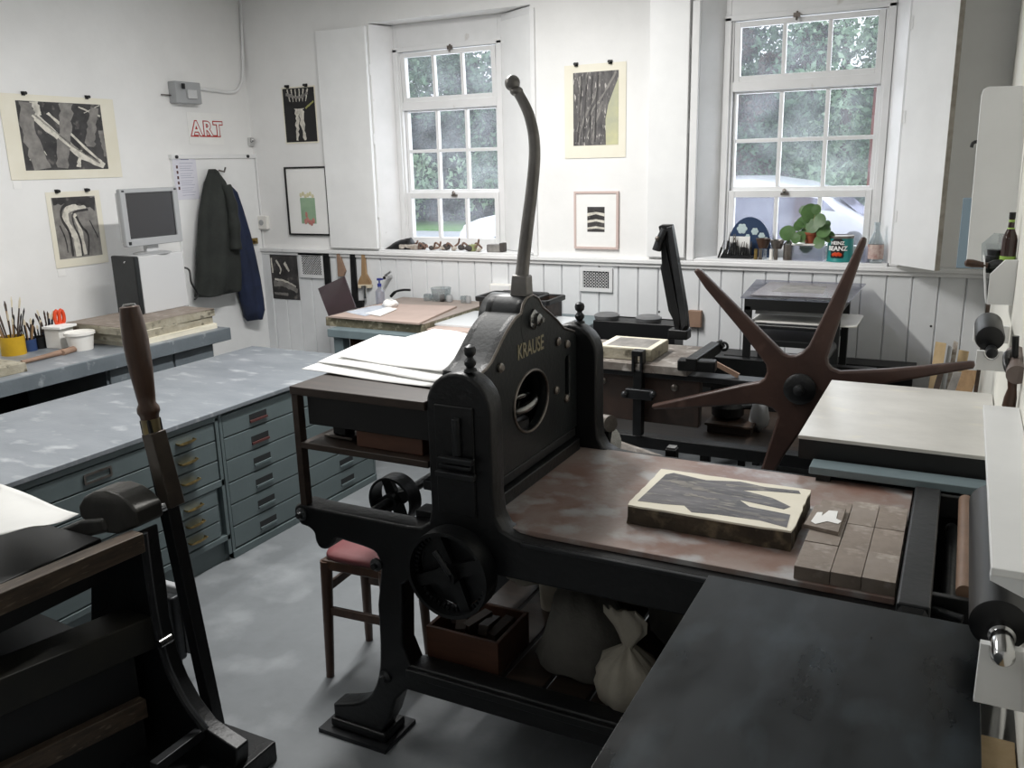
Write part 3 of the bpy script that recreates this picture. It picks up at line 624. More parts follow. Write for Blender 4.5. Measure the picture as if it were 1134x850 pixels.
# computer tower and monitor
tz = BZ+.12
q0 = P(157, 343, z=tz); TX = -4.30
fy = P(145, 341, x=-4.33).y
tw = thing('computer_tower', 'pale grey computer tower with black front standing on the stones', 'computer', (-4.43, 3.45, tz))
ty0 = P(158, 320, x=TX).y; ty1 = P(206, 310, x=TX).y; tzt = P(180, 281, x=TX).z
put('case', M().box(TX-.2, TX, ty0, ty1, tz, tzt), 'pc_grey', tw, bevel=.005)
put('front_panel', M().box(TX-.2, TX+.0, ty0-.035, ty0-.001, tz, tzt+.005), 'iron_plate', tw, bevel=.008)
put('power_button', M().lathe([(.006, 0), (.006, .004), (.004, .006)], (TX-.08, ty0-.035, tzt-.03), -Y, 14), 'chrome', tw)
cbp = [Vector((TX-.05, ty1, tzt-.1)), Vector((TX-.02, ty1+.05, tzt-.12)), Vector((TX, ty1+.04, tzt-.2)), Vector((TX-.0, ty1+.08, tzt-.28)), Vector((TX-.0, ty1+.05, tz+.03))]
props(put('power_cable', M().tube(bez(cbp), .006, 8), 'black_rubber'), 'black cable hanging behind the computer tower', 'cable')
# monitor: faces into the room (+x), turned a little towards the camera
mo = thing('computer_monitor', 'small grey flat-screen monitor standing on the computer tower', 'monitor', (TX-.09, (ty0+ty1)/2+.02, tzt), None, R(-2))
W2, Hh, zb = .205, .335, .055
put('bezel', M().plate([rrect(-W2, 0, W2, Hh, .012), rrect(-W2+.035, .045, W2-.035, Hh-.025, .003)[::-1]], (-.0, 0, zb), (0, 1, 0), (0, 0, 1), .035, .004), 'plastic_grey', mo, local=True)
put('screen_panel', M().box(.004, .024, -W2+.034, W2-.034, zb+.044, zb+Hh-.024), 'screen', mo, local=True)
put('back_shell', M().box(-.045, .004, -W2+.02, W2-.02, zb+.02, zb+Hh-.02), 'pc_grey', mo, local=True, bevel=.01)
put('stand_neck', M().box(-.03, .0, -.045, .045, .008, zb+.05), 'pc_grey', mo, local=True, bevel=.004)
put('stand_foot', M().lathe([(.11, 0), (.11, .006), (.08, .012), (.04, .014)], (-.01, 0, 0), Z, 32), 'plastic_grey', mo, local=True)
for sy, zz in ((-W2+.018, Hh-.012), (W2-.02, Hh-.012)): put('badge', M().box(.035, .037, sy-.008, sy+.008, zb+zz-.006, zb+zz+.004), 'iron_grey', mo, local=True)
put('power_button', M().box(.035, .038, -W2+.016, -W2+.034, zb+.012, zb+.03), 'iron_plate', mo, local=True)
# ================================================================== PLAN CHESTS
CX = -2.785; CZ = .695
tp = put('worktop_board', M().box(-3.63, CX+.012, .3, 3.72, CZ-.02, CZ), 'top_grey', bevel=.003)
props(tp, 'long grey paint-stained top board lying over both plan chests', 'worktop')
YS = P(241, 465, x=CX).y
def drawer(parent, y0, y1, z0, z1, kind, hy):
    d = put('drawer', M().box(CX-.02, CX, y0, y1, z0, z1), 'chest_green', parent, bevel=.002)
    for yy in hy:
        zc = (z0+z1)/2
        if kind == 'cup':
            m = M(); rg = []
            for k in range(9):
                a = R(180*k/8); rg.append([Vector((CX+.022*math.sin(R(90*j/5)), yy-.045*math.cos(a), zc-.004-.017*math.sin(a)*math.cos(R(90*j/5))+.012)) for j in range(6)])
            m.rings(rg, cap=False); h = put('cup_handle', m, 'brass', d, smooth=80); md = h.modifiers.new('s', 'SOLIDIFY'); md.thickness = .003
        elif kind == 'recess':
            m = M().box(CX-.006, CX+.0012, yy-.055, yy+.055, zc-.016, zc+.012); put('recessed_pull', m, 'dark_gap', d)
            put('pull_lip', M().box(CX+.0, CX+.008, yy-.055, yy+.055, zc-.026, zc-.016), 'red_label' if z0 > .45 else 'chest_green', d)
        elif kind == 'label':
            put('label_holder', M().plate([rrect(yy-.055, zc-.025, yy+.055, zc+.02, .004), rrect(yy-.048, zc-.017, yy+.048, zc+.012, .003)[::-1]], (CX, 0, 0), (0, 1, 0), (0, 0, 1), .004), 'steel_worn', d)
    return d
ch = thing('plan_chest', 'wide grey-green plan chest with brass cup handles, nearer of the two chests', 'plan chest', (-3.2, 1.7, 0))
put('carcass', M().box(-3.6, CX-.021, .34, YS-.003, .0, CZ-.021), 'chest_green', ch)
put('frame_rail', M().box(CX-.021, CX+.004, .34, YS-.003, .355, .385).box(CX-.021, CX+.004, YS-.022, YS-.003, .03, CZ-.03).box(CX-.021, CX+.004, .34, YS-.003, .1, .125).box(CX-.021, CX+.004, .34, YS-.003, CZ-.045, CZ-.021), 'chest_green', ch, bevel=.002)
zz = [CZ-.048, .565, .475, .388]
for i in range(3): drawer(ch, .36, YS-.026, zz[i+1]+.003, zz[i]-.003, 'cup', (YS-.19, .75))
for i in range(3): drawer(ch, .36, YS-.05, .128+.075*i+.003, .128+.075*(i+1)-.003, 'cup', (YS-.19, .75))
put('label_holder', M().plate([rrect(1.94, .585, 2.06, .625, .004), rrect(1.948, .593, 2.052, .617, .003)[::-1]], (CX+.001, 0, 0), (0, 1, 0), (0, 0, 1), .004), 'steel_worn', ch)
ch2 = thing('plan_chest', 'grey-green six-drawer chest with slot pulls at the far end', 'plan chest', (-3.2, 3.1, 0))
put('carcass', M().box(-3.6, CX-.021, YS+.003, 3.70, .02, CZ-.021), 'chest_green', ch2)
put('frame_edge', M().box(CX-.021, CX+.002, YS+.003, YS+.02, 0, CZ-.021).box(CX-.021, CX+.002, 3.685, 3.70, 0, CZ-.021).box(CX-.021, CX+.006, YS+.003, 3.7, .0, .035), 'chest_green', ch2, bevel=.002)
for i in range(6):
    z0 = .04+i*.104; drawer(ch2, YS+.023, 3.683, z0+.003, z0+.101, 'recess', (YS+.24, 3.45))
# ================================================================== BACK-LEFT WALL PIECES
def frame(name, label, rect, plane_y, fm, fw=.018, th=.02, mount='paper', cat='picture'):
    u0, u1, z0, z1 = rect; t = thing(name, label, cat, ((u0+u1)/2, plane_y, z0))
    put('frame', M().plate([rrect(u0, z0, u1, z1, .001, 1), rrect(u0+fw, z0+fw, u1-fw, z1-fw, .001, 1)[::-1]], (0, plane_y, 0), (1, 0, 0), (0, 0, 1), th), fm, t)
    put('mount', M().box(u0+fw, u1-fw, plane_y-.012, plane_y-.002, z0+fw, z1-fw), mount, t)
    return t
A = onwall([(313, 97), (349, 97), (352, 158), (317, 158)], y=WY); r_ = bbox2(A, 'x', 'z')
mat('art_yellowish', '#9a9a5e', rough=.6)
wall_print('figure_photograph', 'small dark print of a pale figure clipped to the back wall above the green picture', 'picture', r_, ('y', WY), (r_[0]+.01, r_[1]-.01, r_[2]+.01, r_[3]-.01), 'black_paint',
  strokes=[wig([(.42, .62), (.4, .35), (.36, .03)], .14, .07, 1, amp=.5), wig([(.55, .62), (.56, .35), (.62, .03)], .16, .08, 2, amp=.5)]+[wig([(.15+.13*k, .98), (.22+.1*k, .75)], .04, .02, 10+k, amp=.5) for k in range(6)],
  extra=[('print_mid', wig([(.1, .9), (.5, .82), (.8, .9)], .06, .05, 21, amp=.5)), ('art_yellowish', wig([(.7, .62), (.97, .74)], .04, .03, 22))])
A = onwall([(314, 185), (358, 184), (366, 260), (322, 260)], y=WY-.02); r_ = bbox2(A, 'x', 'z')
t = frame('green_picture', 'black-framed picture with a green illustration on the back wall near the corner', r_, WY-.001, 'black_paint', .012)
u0, u1, z0, z1 = r_; cx, cz = (u0+u1)/2, (z0+z1)/2
put('illustration', M().box(cx-.068, cx+.068, WY-.0145, WY-.0125, z0+.085, z0+.27), 'green_art', t)
mat('art_cream', '#d9d3b4', '#cdc79f', scale=30, rough=.6); mat('art_pink', '#c98f86', '#b46f6a', scale=25, rough=.6)
k_ = M(); [k_.ball((cx-.06+i*.022, WY-.013, z0+.29+.01*math.sin(i*2.1)), .013, 8, (1, .12, 1.3)) for i in range(6)]; put('lettering_band', k_, 'art_cream', t)
k_ = M(); [k_.ball((cx-.03+i*.018, WY-.0147, z0+.10+.012*math.sin(i*1.7)), .014, 8, (1, .12, 1.5)) for i in range(5)]; k_.ball((cx-.02, WY-.0147, z0+.15), .012, 8, (1, .12, 1.8)); put('pink_figures', k_, 'art_pink', t)
c = P(293, 246, y=WY); so = thing('wall_socket', 'small white switch box on the back wall at the corner', 'switch', c); put('box', M().box(c.x-.05, c.x+.05, WY-.035, WY, c.z-.05, c.z+.05), 'plastic_white', so, bevel=.006); put('dial', M().lathe([(.02, 0), (.02, .006), (.012, .008)], (c.x, WY-.035, c.z), -Y, 18), 'plastic_grey', so)
A = onwall([(299, 275), (328, 277), (333, 332), (302, 330)], y=WY-.014); r_ = bbox2(A, 'x', 'z')
wall_print('machine_photograph', 'black and white photograph poster below the ledge at the corner', 'picture', (r_[0], r_[1], r_[2], min(r_[3], 1.055)), ('y', WY-.014), (r_[0]+.004, r_[1]-.004, r_[2]+.004, 1.05), 'print_dark',
  strokes=[wig([(.15, .45), (.5, .42), (.9, .3)], .05, .04, 1), wig([(.25, .9), (.4, .7), (.35, .58)], .06, .04, 2), wig([(.55, .85), (.7, .65)], .1, .05, 3)], clips=0, paper='print_dark', extra=[('print_mid', wig([(.1, .35), (.5, .33), (.95, .2)], .12, .12, 5)), ('print_mid', wig([(.1, .12), (.6, .1)], .05, .07, 6)), ('print_pale', wig([(.08, .95), (.1, .6)], .05, .05, 7))])
def vent(label, A):
    r_ = bbox2(A, 'x', 'z'); u0, u1, z0, z1 = r_; t = thing('air_vent', label, 'vent', ((u0+u1)/2, WY-.014, z0))
    put('vent_frame', M().plate([rrect(u0, z0, u1, z1, .002, 1), rrect(u0+.022, z0+.022, u1-.022, z1-.022, .002, 1)[::-1]], (0, WY-.014, 0), (1, 0, 0), (0, 0, 1), .016), 'vent_white', t)
    put('dark_backing', M().box(u0+.02, u1-.02, WY-.0155, WY-.0135, z0+.02, z1-.02), 'dark_gap', t)
    g = M(); n = 7; k = 0; zz = z0+.026
    while zz < z1-.03:
        xx = u0+.03
        while xx < u1-.03:
            g.tube([Vector((xx+.0085*math.cos(R(a)), WY-.02, zz+.004+.0085*math.sin(R(a)))) for a in range(0, 360, 60)], .0017, 5, closed=True); xx += .021
        zz += .0185; k += 1
    put('scroll_grille', g, 'vent_white', t); return t
vent('white scrollwork air vent below the ledge near the corner', onwall([(331, 279), (357, 280), (358, 308), (332, 307)], y=WY-.03))
vent('white scrollwork air vent in the boarding between the two windows', onwall([(642, 296), (678, 297), (677, 323), (642, 322)], y=WY-.03))
# straps and tools hanging under the ledge
def hung(name, label, cat, pts, m_, th=.02, y=WY-.04, parts=()):
    pp = onwall(pts, y=y); t = thing(name, label, cat, (sum(p.x for p in pp)/len(pp), y, min(p.z for p in pp)))
    put('blade' if parts else 'bar', M().prism(pp, (0, th, 0)), m_, t, bevel=.002)
    for pn, ppts, pm, pth in parts: put(pn, M().prism(onwall(ppts, y=y-.004), (0, pth, 0)), pm, t, bevel=.003)
    return t
hung('black_batten', 'black bar hanging under the ledge behind the brown board', 'bar', [(357, 279), (363, 279), (366, 320), (360, 320)], 'black_rubber')
hung('t_square', 'long black T-shaped bar hanging between the wooden saw and the brush', 't-square', [(387, 279.5), (392, 279.5), (396, 341), (390, 341)], 'black_rubber', parts=[('head', [(388, 333), (401, 333), (401, 341), (388, 341)], 'black_rubber', .03)])
hung('wooden_scraper', 'narrow tapering wooden tool hanging left of the black T-shaped bar', 'tool', [(372.5, 281), (375, 281), (382, 300), (380, 306), (374, 306)], 'mallet_wood')
t = hung('wide_brush', 'wide wooden paste brush with pale bristles hanging above the basin end', 'brush', [(400, 281), (403, 281), (405, 303), (410, 312), (410, 315), (396, 315), (396.5, 311), (400, 304)], 'wood_tan', parts=[('bristles', [(396, 315), (411, 315), (410.5, 319), (396.5, 319)], 'bristle', .024)])
c = P(404, 324, y=WY-.05); props(put('metal_clip', M().cyl((c.x, WY-.05, c.z-.04), (c.x, WY-.05, c.z+.05), .014, seg=14).box(c.x-.02, c.x+.02, WY-.06, WY-.03, c.z+.03, c.z+.05), 'chrome'), 'small chromed tube clip on the boarding under the wide brush', 'clip')
# ================================================================== CORNER TABLE
TZ = .80
a0 = P(362, 364, z=TZ-.055); TY0 = a0.y; TX0 = a0.x
TX1 = -1.93
tb = thing('corner_table', 'grey table against the back wall under the left window', 'table', ((TX0+TX1)/2, (TY0+WY)/2, 0))
put('tabletop', M().box(TX0, TX1, TY0, WY-.03, TZ-.105, TZ-.055), 'blue_bar', tb, bevel=.004)
for x_ in (TX0+.02, TX1-.09):
    for y_ in (TY0+.03, WY-.12): put('leg', M().box(x_, x_+.07, y_, y_+.07, 0, TZ-.105), 'blue_bar', tb, bevel=.004)
put('side_panel', M().box(TX0+.09, TX0+.11, TY0+.1, WY-.1, .1, TZ-.105), 'wood_brown', tb)
put('back_panel', M().box(TX0+.1, TX1-.1, WY-.12, WY-.1, .05, TZ-.105), 'wood_dark', tb)
put('shelf', M().box(TX0+.1, TX1-.05, TY0+.1, WY-.12, .3, .33), 'wood_dark', tb)
tx0 = P(363, 350, z=TZ).x; sy0 = P(363, 352, z=TZ).y
sx1 = P(464, 359, z=TZ).x+.02
slab('stone_sink_slab', 'thick mossy-edged stone slab on the corner table under the pinkish board', ((tx0+sx1)/2, (sy0+.02+WY-.06)/2, TZ-.055), (sx1-tx0, WY-.08-sy0-.02, .055), 0, 'moss_edge', 'slab_top', .004, 11)
bo = [P(366, 351, z=TZ+.004), P(464, 359, z=TZ+.004), P(506, 340, z=TZ+.004), P(423, 337, z=TZ+.004)]
props(put('pinkish_board', M().prism([v-Z*.004 for v in bo], (0, 0, .012)), 'hardboard', bevel=.001), 'pinkish hardboard sheet lying on the stone slab of the corner table', 'board')
bx0 = sx1+.012
props(put('wooden_board', M().box(bx0, -1.96, sy0+.04, 4.6, TZ-.055, TZ-.03), 'hardboard', bevel=.002), 'reddish board under the white glass sheet on the corner table', 'board')
gp = [P(480, 358, z=TZ-.018), P(550, 363, z=TZ-.018), P(566, 345, z=TZ-.018), P(513, 343, z=TZ-.018)]
gp[1] = Vector((-2.0, gp[0].y, TZ-.018)); gp[2] = Vector((-2.0, gp[3].y, TZ-.018))
mat('white_glass', '#d2d6d9', rough=.2)
props(put('white_inking_slab', M().prism([v-Z*.012 for v in gp], (0, 0, .012)), 'white_glass', bevel=.001), 'white glass inking sheet on the reddish board of the corner table', 'glass sheet')
# brown board leaning
lb = onwall([(352, 319.5), (381, 305), (394, 342), (365, 350)], y=sy0+.25)
lb = [P(352, 319.5, y=4.72), P(381, 306, y=4.72), P(394, 341, y=4.55), P(364, 351, y=4.45)]
m = M(); m.prism(lb, Vector((-.2, 1, .15)).normalized()*.012); props(put('brown_board', m, 'brown_board', bevel=.001), 'square dark brown board leaning on its corner at the left end of the corner table', 'board')
# papers and things by the basin
def paper(name, label, pts, z, m_='paper', th=.002, group=None, wave=.0, cat='paper'):
    pp = [P(a, b, z=z) for a, b in pts]; 
    return props(put(name, M().prism(pp, (0, 0, th)), m_, group=group) if False else put(name, M().prism(pp, (0, 0, th)), m_), label, cat, group)
mat('paper_grey', '#c9ced6', '#aab2bf', scale=14, rough=.7)
paper('printed_paper', 'bluish printed newspaper lying at the back of the pinkish board', [(383, 345.5), (412, 339), (428, 338), (424, 345), (404, 350)], TZ+.0125, 'paper_grey')
paper('crumpled_paper', 'white crumpled paper on the pinkish board beside the newspaper', [(404, 347), (430, 340), (440, 342), (421, 350)], TZ+.0155, 'paper')
sb = P(421.5, 337, z=TZ); sb.y = min(sb.y, WY-.08)
so = thing('soap_bottle', 'clear soap bottle with a blue pump standing by the wall', 'bottle', (sb.x, sb.y, TZ-.0))
put('bottle', M().lathe([(.028, 0), (.03, .01), (.03, .09), (.012, .11), (.012, .12)], so.location, Z, 20), 'clear_plastic', so)
put('pump', M().lathe([(.014, .12), (.014, .14), (.005, .142), (.005, .16), (.016, .162), (.016, .175)], so.location, Z, 16).box(so.location.x-.006, so.location.x+.03, so.location.y-.006, so.location.y+.006, TZ+.165, TZ+.175), mat('pump_blue', '#23307a', rough=.4), so)
bs = P(432, 338, z=TZ+.02); cl = M(); rr = random.Random(4)
cl.ball((0, 0, .03), .038, 14, (1.5, 1, .8)); cl.jitter(.008, 3); cl.xf(Matrix.Translation((bs.x, min(bs.y, WY-.1), TZ)))
props(put('crumpled_cloth', cl, 'paper', smooth=80), 'crumpled white cloth heap behind the newspaper', 'cloth')
tp_ = thing('tap', 'chromed swan-neck tap with dark lever on the boarding behind the corner table', 'tap', P(430, 318, y=WY-.06))
c = P(430, 305, y=WY-.05); put('tap_body', M().cyl((c.x, WY-.015, c.z-.01), (c.x, WY-.1, c.z-.01), .012).cyl((c.x-.02, WY-.06, c.z), (c.x+.03, WY-.06, c.z+.03), .008), 'chrome', tp_)
q = bez([P(433, 328, y=WY-.09), P(438, 323, y=WY-.1), P(446, 321, y=WY-.11), P(454, 321, y=WY-.12)]); put('spout', M().tube(q, [.011]*8+[.008]*17, 10), 'iron_grey', tp_)
ja = thing('glass_jug', 'clear glass bowl at the back of the table by the tap', 'bowl', (P(447, 345, z=TZ).x, WY-.14, TZ)); put('bowl', M().lathe([(.04, 0), (.06, .03), (.07, .09), (.067, .09), (.057, .03), (.03, .006)], ja.location, Z, 24), 'clear_glass', ja)
for i, (px, m_, r_) in enumerate(((474, 'clear_glass', .03), (482, 'clear_glass', .026), (490, 'black_rubber', .02), (498, 'plastic_grey', .022), (514, 'clear_glass', .025), (519, 'plastic_grey', .018))):
    c = P(px, 336, y=WY-.16); c.z = TZ-.029 if c.x > sx1-.03 else TZ+.001
    lab = ['clear round jar at the back of the pinkish board', 'small clear pot right of the round jar', 'small black pot at the back edge of the table', 'grey cap beside the black pot', 'clear tumbler behind the white glass sheet', 'small grey lid behind the white glass sheet'][i]
    nm = ['glass_jar', 'glass_pot', 'ink_pot', 'bottle_cap', 'glass_tumbler', 'grey_stopper'][i]
    props(put(nm, M().lathe([(r_*.8, 0), (r_, .01), (r_, .03), (r_*.85, .045), (r_*.8, .045), (r_*.8, .01), (.001, .006)], (c.x, c.y, c.z), Z, 18), m_), lab, 'pot')
# crates with dark rims behind the press: two brown tubs
for l, px0, px1, nm in (('brown tub with a black rim behind the press lever, left of the hub', 551, 589, 0), ('brown tub with a black rim right of the press hub', 617, 652, 1)):
    pass
c0, c1 = P(552, 331, y=4.8), P(580, 331, y=4.8)
def tub(x0, x1, y0, y1, z0, z1, label):
    t = thing('brown_tub', label, 'tub', ((x0+x1)/2, (y0+y1)/2, z0)); d = .02
    m = M().plate([rrect(x0+d, y0+d, x1-d, y1-d, .02), rrect(x0+d+.008, y0+d+.008, x1-d-.008, y1-d-.008, .015)[::-1]], (0, 0, z0+.0), X, Y, z1-z0); m.box(x0+d+.004, x1-d-.004, y0+d+.004, y1-d-.004, z0, z0+.01)
    put('tub_body', m, 'rust', t)
    put('rim', M().plate([rrect(x0, y0, x1, y1, .03), rrect(x0+d+.006, y0+d+.006, x1-d-.006, y1-d-.006, .015)[::-1]], (0, 0, z1-.02), X, Y, .03, .006), 'black_rubber', t)
tub(P(536, 340, y=4.75).x, P(568, 340, y=4.75).x, 4.62, 4.9, TZ-.055, P(545, 327, y=4.75).z, 'brown tub with black rim behind the press, left of its lever')
tub(P(594, 340, y=4.75).x, P(617, 340, y=4.75).x, 4.62, 4.9, TZ-.055, P(605, 331, y=4.75).z, 'brown tub with black rim behind the press, right of its lever')
props(put('black_tray', M().box(P(556, 330, y=4.98).x, P(609, 330, y=4.98).x, 4.92, 5.0, TZ-.055, P(580, 322, y=4.98).z), 'black_rubber', bevel=.02), 'black case standing on the table behind the two brown tubs', 'case')
c = P(556, 322, y=WY-.03); so = thing('wall_socket', 'white double socket box on the boarding behind the lever press', 'socket', (c.x, WY-.014, c.z-.04)); put('box', M().box(c.x-.08, c.x+.08, WY-.06, WY-.014, c.z-.045, c.z+.05), 'plastic_white', so, bevel=.01); put('face_plate', M().box(c.x-.07, c.x+.07, WY-.065, WY-.06, c.z-.035, c.z+.04), 'wood_white', so, bevel=.002)
# ================================================================== PICTURES BETWEEN WINDOWS
A = onwall([(627, 73), (694, 68), (690, 174), (626, 174)], y=WY); r_ = bbox2(A, 'x', 'z'); B = onwall([(636, 81), (685.5, 79), (684, 160), (635.5, 160)], y=WY); ir = bbox2(B, 'x', 'z')
mat('art_yellow', '#d3d0a0', '#a9ac9c', scale=3, rough=.7); mat('tree_print', '#3f3e40', '#716e6d', scale=9, rough=.6, detail=9, stretch=(4, 1, 1), third='#c5c0bb', third_range=(.6, .66))
wall_print('tree_print', 'cream sheet with a print of a gnarled tree trunk between the windows', 'picture', r_, ('y', WY), ir, 'tree_print',
  strokes=[wig([(.95, .99), (.7, .72), (.45, .5), (.3, .3)], .04, .02, 1, amp=.6), wig([(.6, .99), (.5, .7), (.2, .3), (.12, .02)], .04, .03, 2, amp=.6), wig([(.15, .95), (.16, .5), (.08, .2)], .04, .02, 3, amp=.6), wig([(.66, .6), (.5, .3), (.42, .02)], .05, .04, 4, amp=.6), wig([(.3, .98), (.3, .6)], .02, .02, 5), wig([(.45, .4), (.3, .1)], .03, .02, 6)], strokemat='print_mid',
  extra=[('art_yellow', [(.9, .75), (1, .9), (1, 0), (.73, 0), (.72, .35), (.78, .55)])]+[('print_dark', wig([(.2+.12*k, .95), (.15+.12*k, .5), (.1+.13*k, .05)], .03, .03, 30+k, amp=.6)) for k in range(4)])
A = onwall([(636, 212.5), (685, 211.5), (684.5, 275), (636, 275)], y=WY-.015); r_ = bbox2(A, 'x', 'z')
t = frame('small_landscape_picture', 'small pale pink frame with a tiny dark landscape between the windows', r_, WY-.001, 'pink_frame', .014, .018)
B = onwall([(650.5, 229), (669.5, 229), (669.5, 256.5), (650.5, 256.5)], y=WY-.013); r2 = bbox2(B, 'x', 'z')
put('landscape', M().box(r2[0], r2[1], WY-.014, WY-.0125, r2[2], r2[3]), 'print_dark', t)
m = M(); u0, u1, z0, z1 = r2; h = z1-z0
for k, (a, b) in enumerate(((.62, .75), (.35, .46), (.1, .18))): m.prism([(u0, WY-.0146+k*.0001, z0+h*a), (u0+(u1-u0)*.5, WY-.0146, z0+h*(b-.04)), (u1, WY-.0146, z0+h*a), (u1, WY-.0146, z0+h*b), (u0+(u1-u0)*.5, WY-.0146, z0+h*(b+.05)), (u0, WY-.0146, z0+h*b)], (0, .0005, 0))
put('pale_hills', m, 'print_pale', t)
for l, (px, py) in (('small dark plug hole in the boarding left of the air vent', (517, 328)), ('small dark plug hole in the boarding under the middle vent', (646, 339.5)), ('small dark plug hole in the boarding beside the raised tympan', (730, 345)), ('small dark plug hole in the boarding low right of the wheel', (1031, 361))):
    c = P(px, py, y=WY-.014); props(put('plug_hole', M().lathe([(.006, 0), (.006, .002)], (c.x, c.y, c.z), -Y, 12), 'black_paint'), l, 'hole')
# ================================================================== LEFT SILL: dried finds
SZ = 1.1225
cat_ = thing('black_scarf', 'dark folded cloth bundle at the left end of the left sill', 'cloth', (P(440, 271, y=WY+.06).x, WY+.06, SZ))
m = M(); rg = []
for i in range(9):
    px = 430+i*3.6; hh = [.5, 4, 7, 9, 10.5, 11, 12, 13, 6][i]; c = P(px, 272, y=WY+.05); w_ = .05
    rg.append([Vector((c.x, WY+.05+w_*math.cos(R(a)), SZ+max(0, hh*.0062*math.sin(R(a))))) for a in range(0, 181, 20)])
m.rings(rg); m.jitter(.003); put('cloth', m, 'black_rubber', cat_, smooth=70)
mat('bone', '#c9c3ba', '#8d8176', scale=30, rough=.8); mat('twig', '#6f5a4f', '#8c6f62', scale=25, rough=.8); mat('find_dark', '#45403e', rough=.8); mat('find_green', '#8f9567', rough=.8)
props(put('pale_block', M().box(P(443, 270, y=WY+.02).x, P(463, 270, y=WY+.02).x, WY+.0, WY+.05, SZ, SZ+.035), 'bone', bevel=.008), 'pale grey block under the dried finds on the left sill', 'block')
names = (('dried_twig', 'twig', 'dried brown twig among the finds on the left sill'), ('sea_shell', 'bone', 'pale shell among the finds on the left sill'), ('dark_pebble', 'find_dark', 'dark pebble among the finds on the left sill'), ('seed_pod', 'twig', 'curled seed pod among the finds on the left sill'))
rr = random.Random(11); xs0, xs1 = P(460, 272, y=WY+.05).x, P(534, 274, y=WY+.05).x
for i in range(22):
    x_ = xs0+(xs1-xs0)*i/21; k = i % 4; y_ = WY+rr.uniform(.0, .1); nm, m_, lab = names[k]; m = M(); r_ = rr.uniform(.018, .032)
    if k == 0: m.tube(bez([(x_-.04, y_, SZ+.008), (x_, y_+.02, SZ+.02+rr.random()*.02), (x_+.03, y_-.01, SZ+.08*rr.random()+.02)], 5), .007, 6)
    elif k == 1: m.lathe([(.001, 0), (r_, .008), (r_*.8, .02), (.002, .034)], (x_, y_, SZ), (rr.uniform(-.3, .3), rr.uniform(-.3, .3), 1), 10)
    elif k == 2: m.ball((x_, y_, SZ+r_*.8), r_, 10, (1.2, .9, .8)); m.jitter(.002, i)
    else: m.tube(bez([(x_-.025, y_, SZ+.01), (x_, y_-.02, SZ+.05), (x_+.03, y_, SZ+.02), (x_+.01, y_+.02, SZ+.008)], 5), .007, 7)
    props(put(nm, m, m_, smooth=60), lab, 'find', lab.replace('among', 'lying among') + ' group' if False else {'dried_twig': 'dried twigs on the left sill', 'sea_shell': 'shells on the left sill', 'dark_pebble': 'dark pebbles on the left sill', 'seed_pod': 'seed pods on the left sill'}[nm])
for l, nm, px, w_, h_, m_ in (('grey box at the right end of the left sill', 'grey_box', 549, .11, .05, 'print_mid'), ('greenish lump on the left sill right of the middle', 'green_lump', 524, .04, .045, 'find_green'), ('dark upright box at the very right of the left sill', 'dark_box', 557, .03, .06, 'find_dark')):
    c = P(px, 275, y=WY+.03); props(put(nm, M().box(c.x-w_/2, c.x+w_/2, WY, WY+.06, SZ, SZ+h_), m_, bevel=.006), l, 'box')
# ================================================================== RIGHT SILL
YR = WY+.05
def sx_(px, y=YR): return P(px, 285, y=y).x
dm = thing('navy_round_plaque', 'navy blue half-round board painted with pale flowers on the right sill', 'plaque', (sx_(829), WY+.12, SZ))
rw = (sx_(852, WY+.12)-sx_(806, WY+.12))/2; cxx = (sx_(852, WY+.12)+sx_(806, WY+.12))/2
pts = [(cxx-rw, 0)]+[(cxx-rw*math.cos(R(a)), .07+(P(829, 240, y=WY+.12).z-SZ-.07)*math.sin(R(a))) for a in range(0, 181, 12)]+[(cxx+rw, 0)]
put('board', M().prism([(a, WY+.125, SZ+b) for a, b in pts], (0, .012, 0)), 'navy', dm)
mat('flower_pale', '#bfd0d2', rough=.5)
for fx, fz, fr in ((-.045, .165, .034), (.03, .15, .024), (.07, .125, .022), (-.01, .12, .016), (.095, .105, .016)):
    m = M()
    for k in range(6): m.ball((cxx+fx+fr*.55*math.cos(R(60*k)), WY+.1235, SZ+fz+fr*.55*math.sin(R(60*k))), fr*.38, 8, (1, .08, 1))
    m.ball((cxx+fx, WY+.123, SZ+fz), fr*.3, 8, (1, .1, 1)); put('painted_flower', m, 'flower_pale', dm)
# tool holder + tools
th_ = thing('white_tool_rack', 'white card rack of engraving tools at the left of the right sill', 'rack', (sx_(816), YR, SZ))
put('rack_card', M().box(sx_(807), sx_(829), YR+.01, YR+.02, SZ, P(818, 262, y=YR).z), 'paper', th_); put('rack_base', M().box(sx_(800), sx_(833), YR-.03, YR+.04, SZ, SZ+.02), 'black_rubber', th_)
rr = random.Random(9)
for k in range(14):
    x_ = sx_(796+k*2.7); hgt = rr.uniform(.07, .14) if k < 9 else rr.uniform(.06, .09); z_ = SZ+(.0 if k < 3 else .02)
    t = thing('engraving_tool', 'dark handled engraving tool in the white rack on the right sill', 'tool', (x_, YR-.01, z_), 'engraving tools on the right sill')
    dx = rr.uniform(.02, .05) if k < 5 else rr.uniform(-.01, .01)
    put('handle', M().tube([(x_, YR-.01, z_), (x_+dx*.6, YR-.01, z_+hgt*.6)], [.006, .007], 8), 'black_paint', t)
    put('blade', M().tube([(x_+dx*.6, YR-.01, z_+hgt*.6), (x_+dx, YR-.01, z_+hgt)], [.003, .002], 6), 'steel_worn', t)
def cup(nm, label, px, w0, w1, h, m_, cat='pot', y=YR, z=SZ):
    x_ = sx_(px, y); r0, r1 = w0/2, w1/2
    return props(put(nm, M().lathe([(r0, 0), (r1, h), (r1*.92, h), (r0*.9, .006), (.001, .006)], (x_, y, z), Z, 24), m_), label, cat)
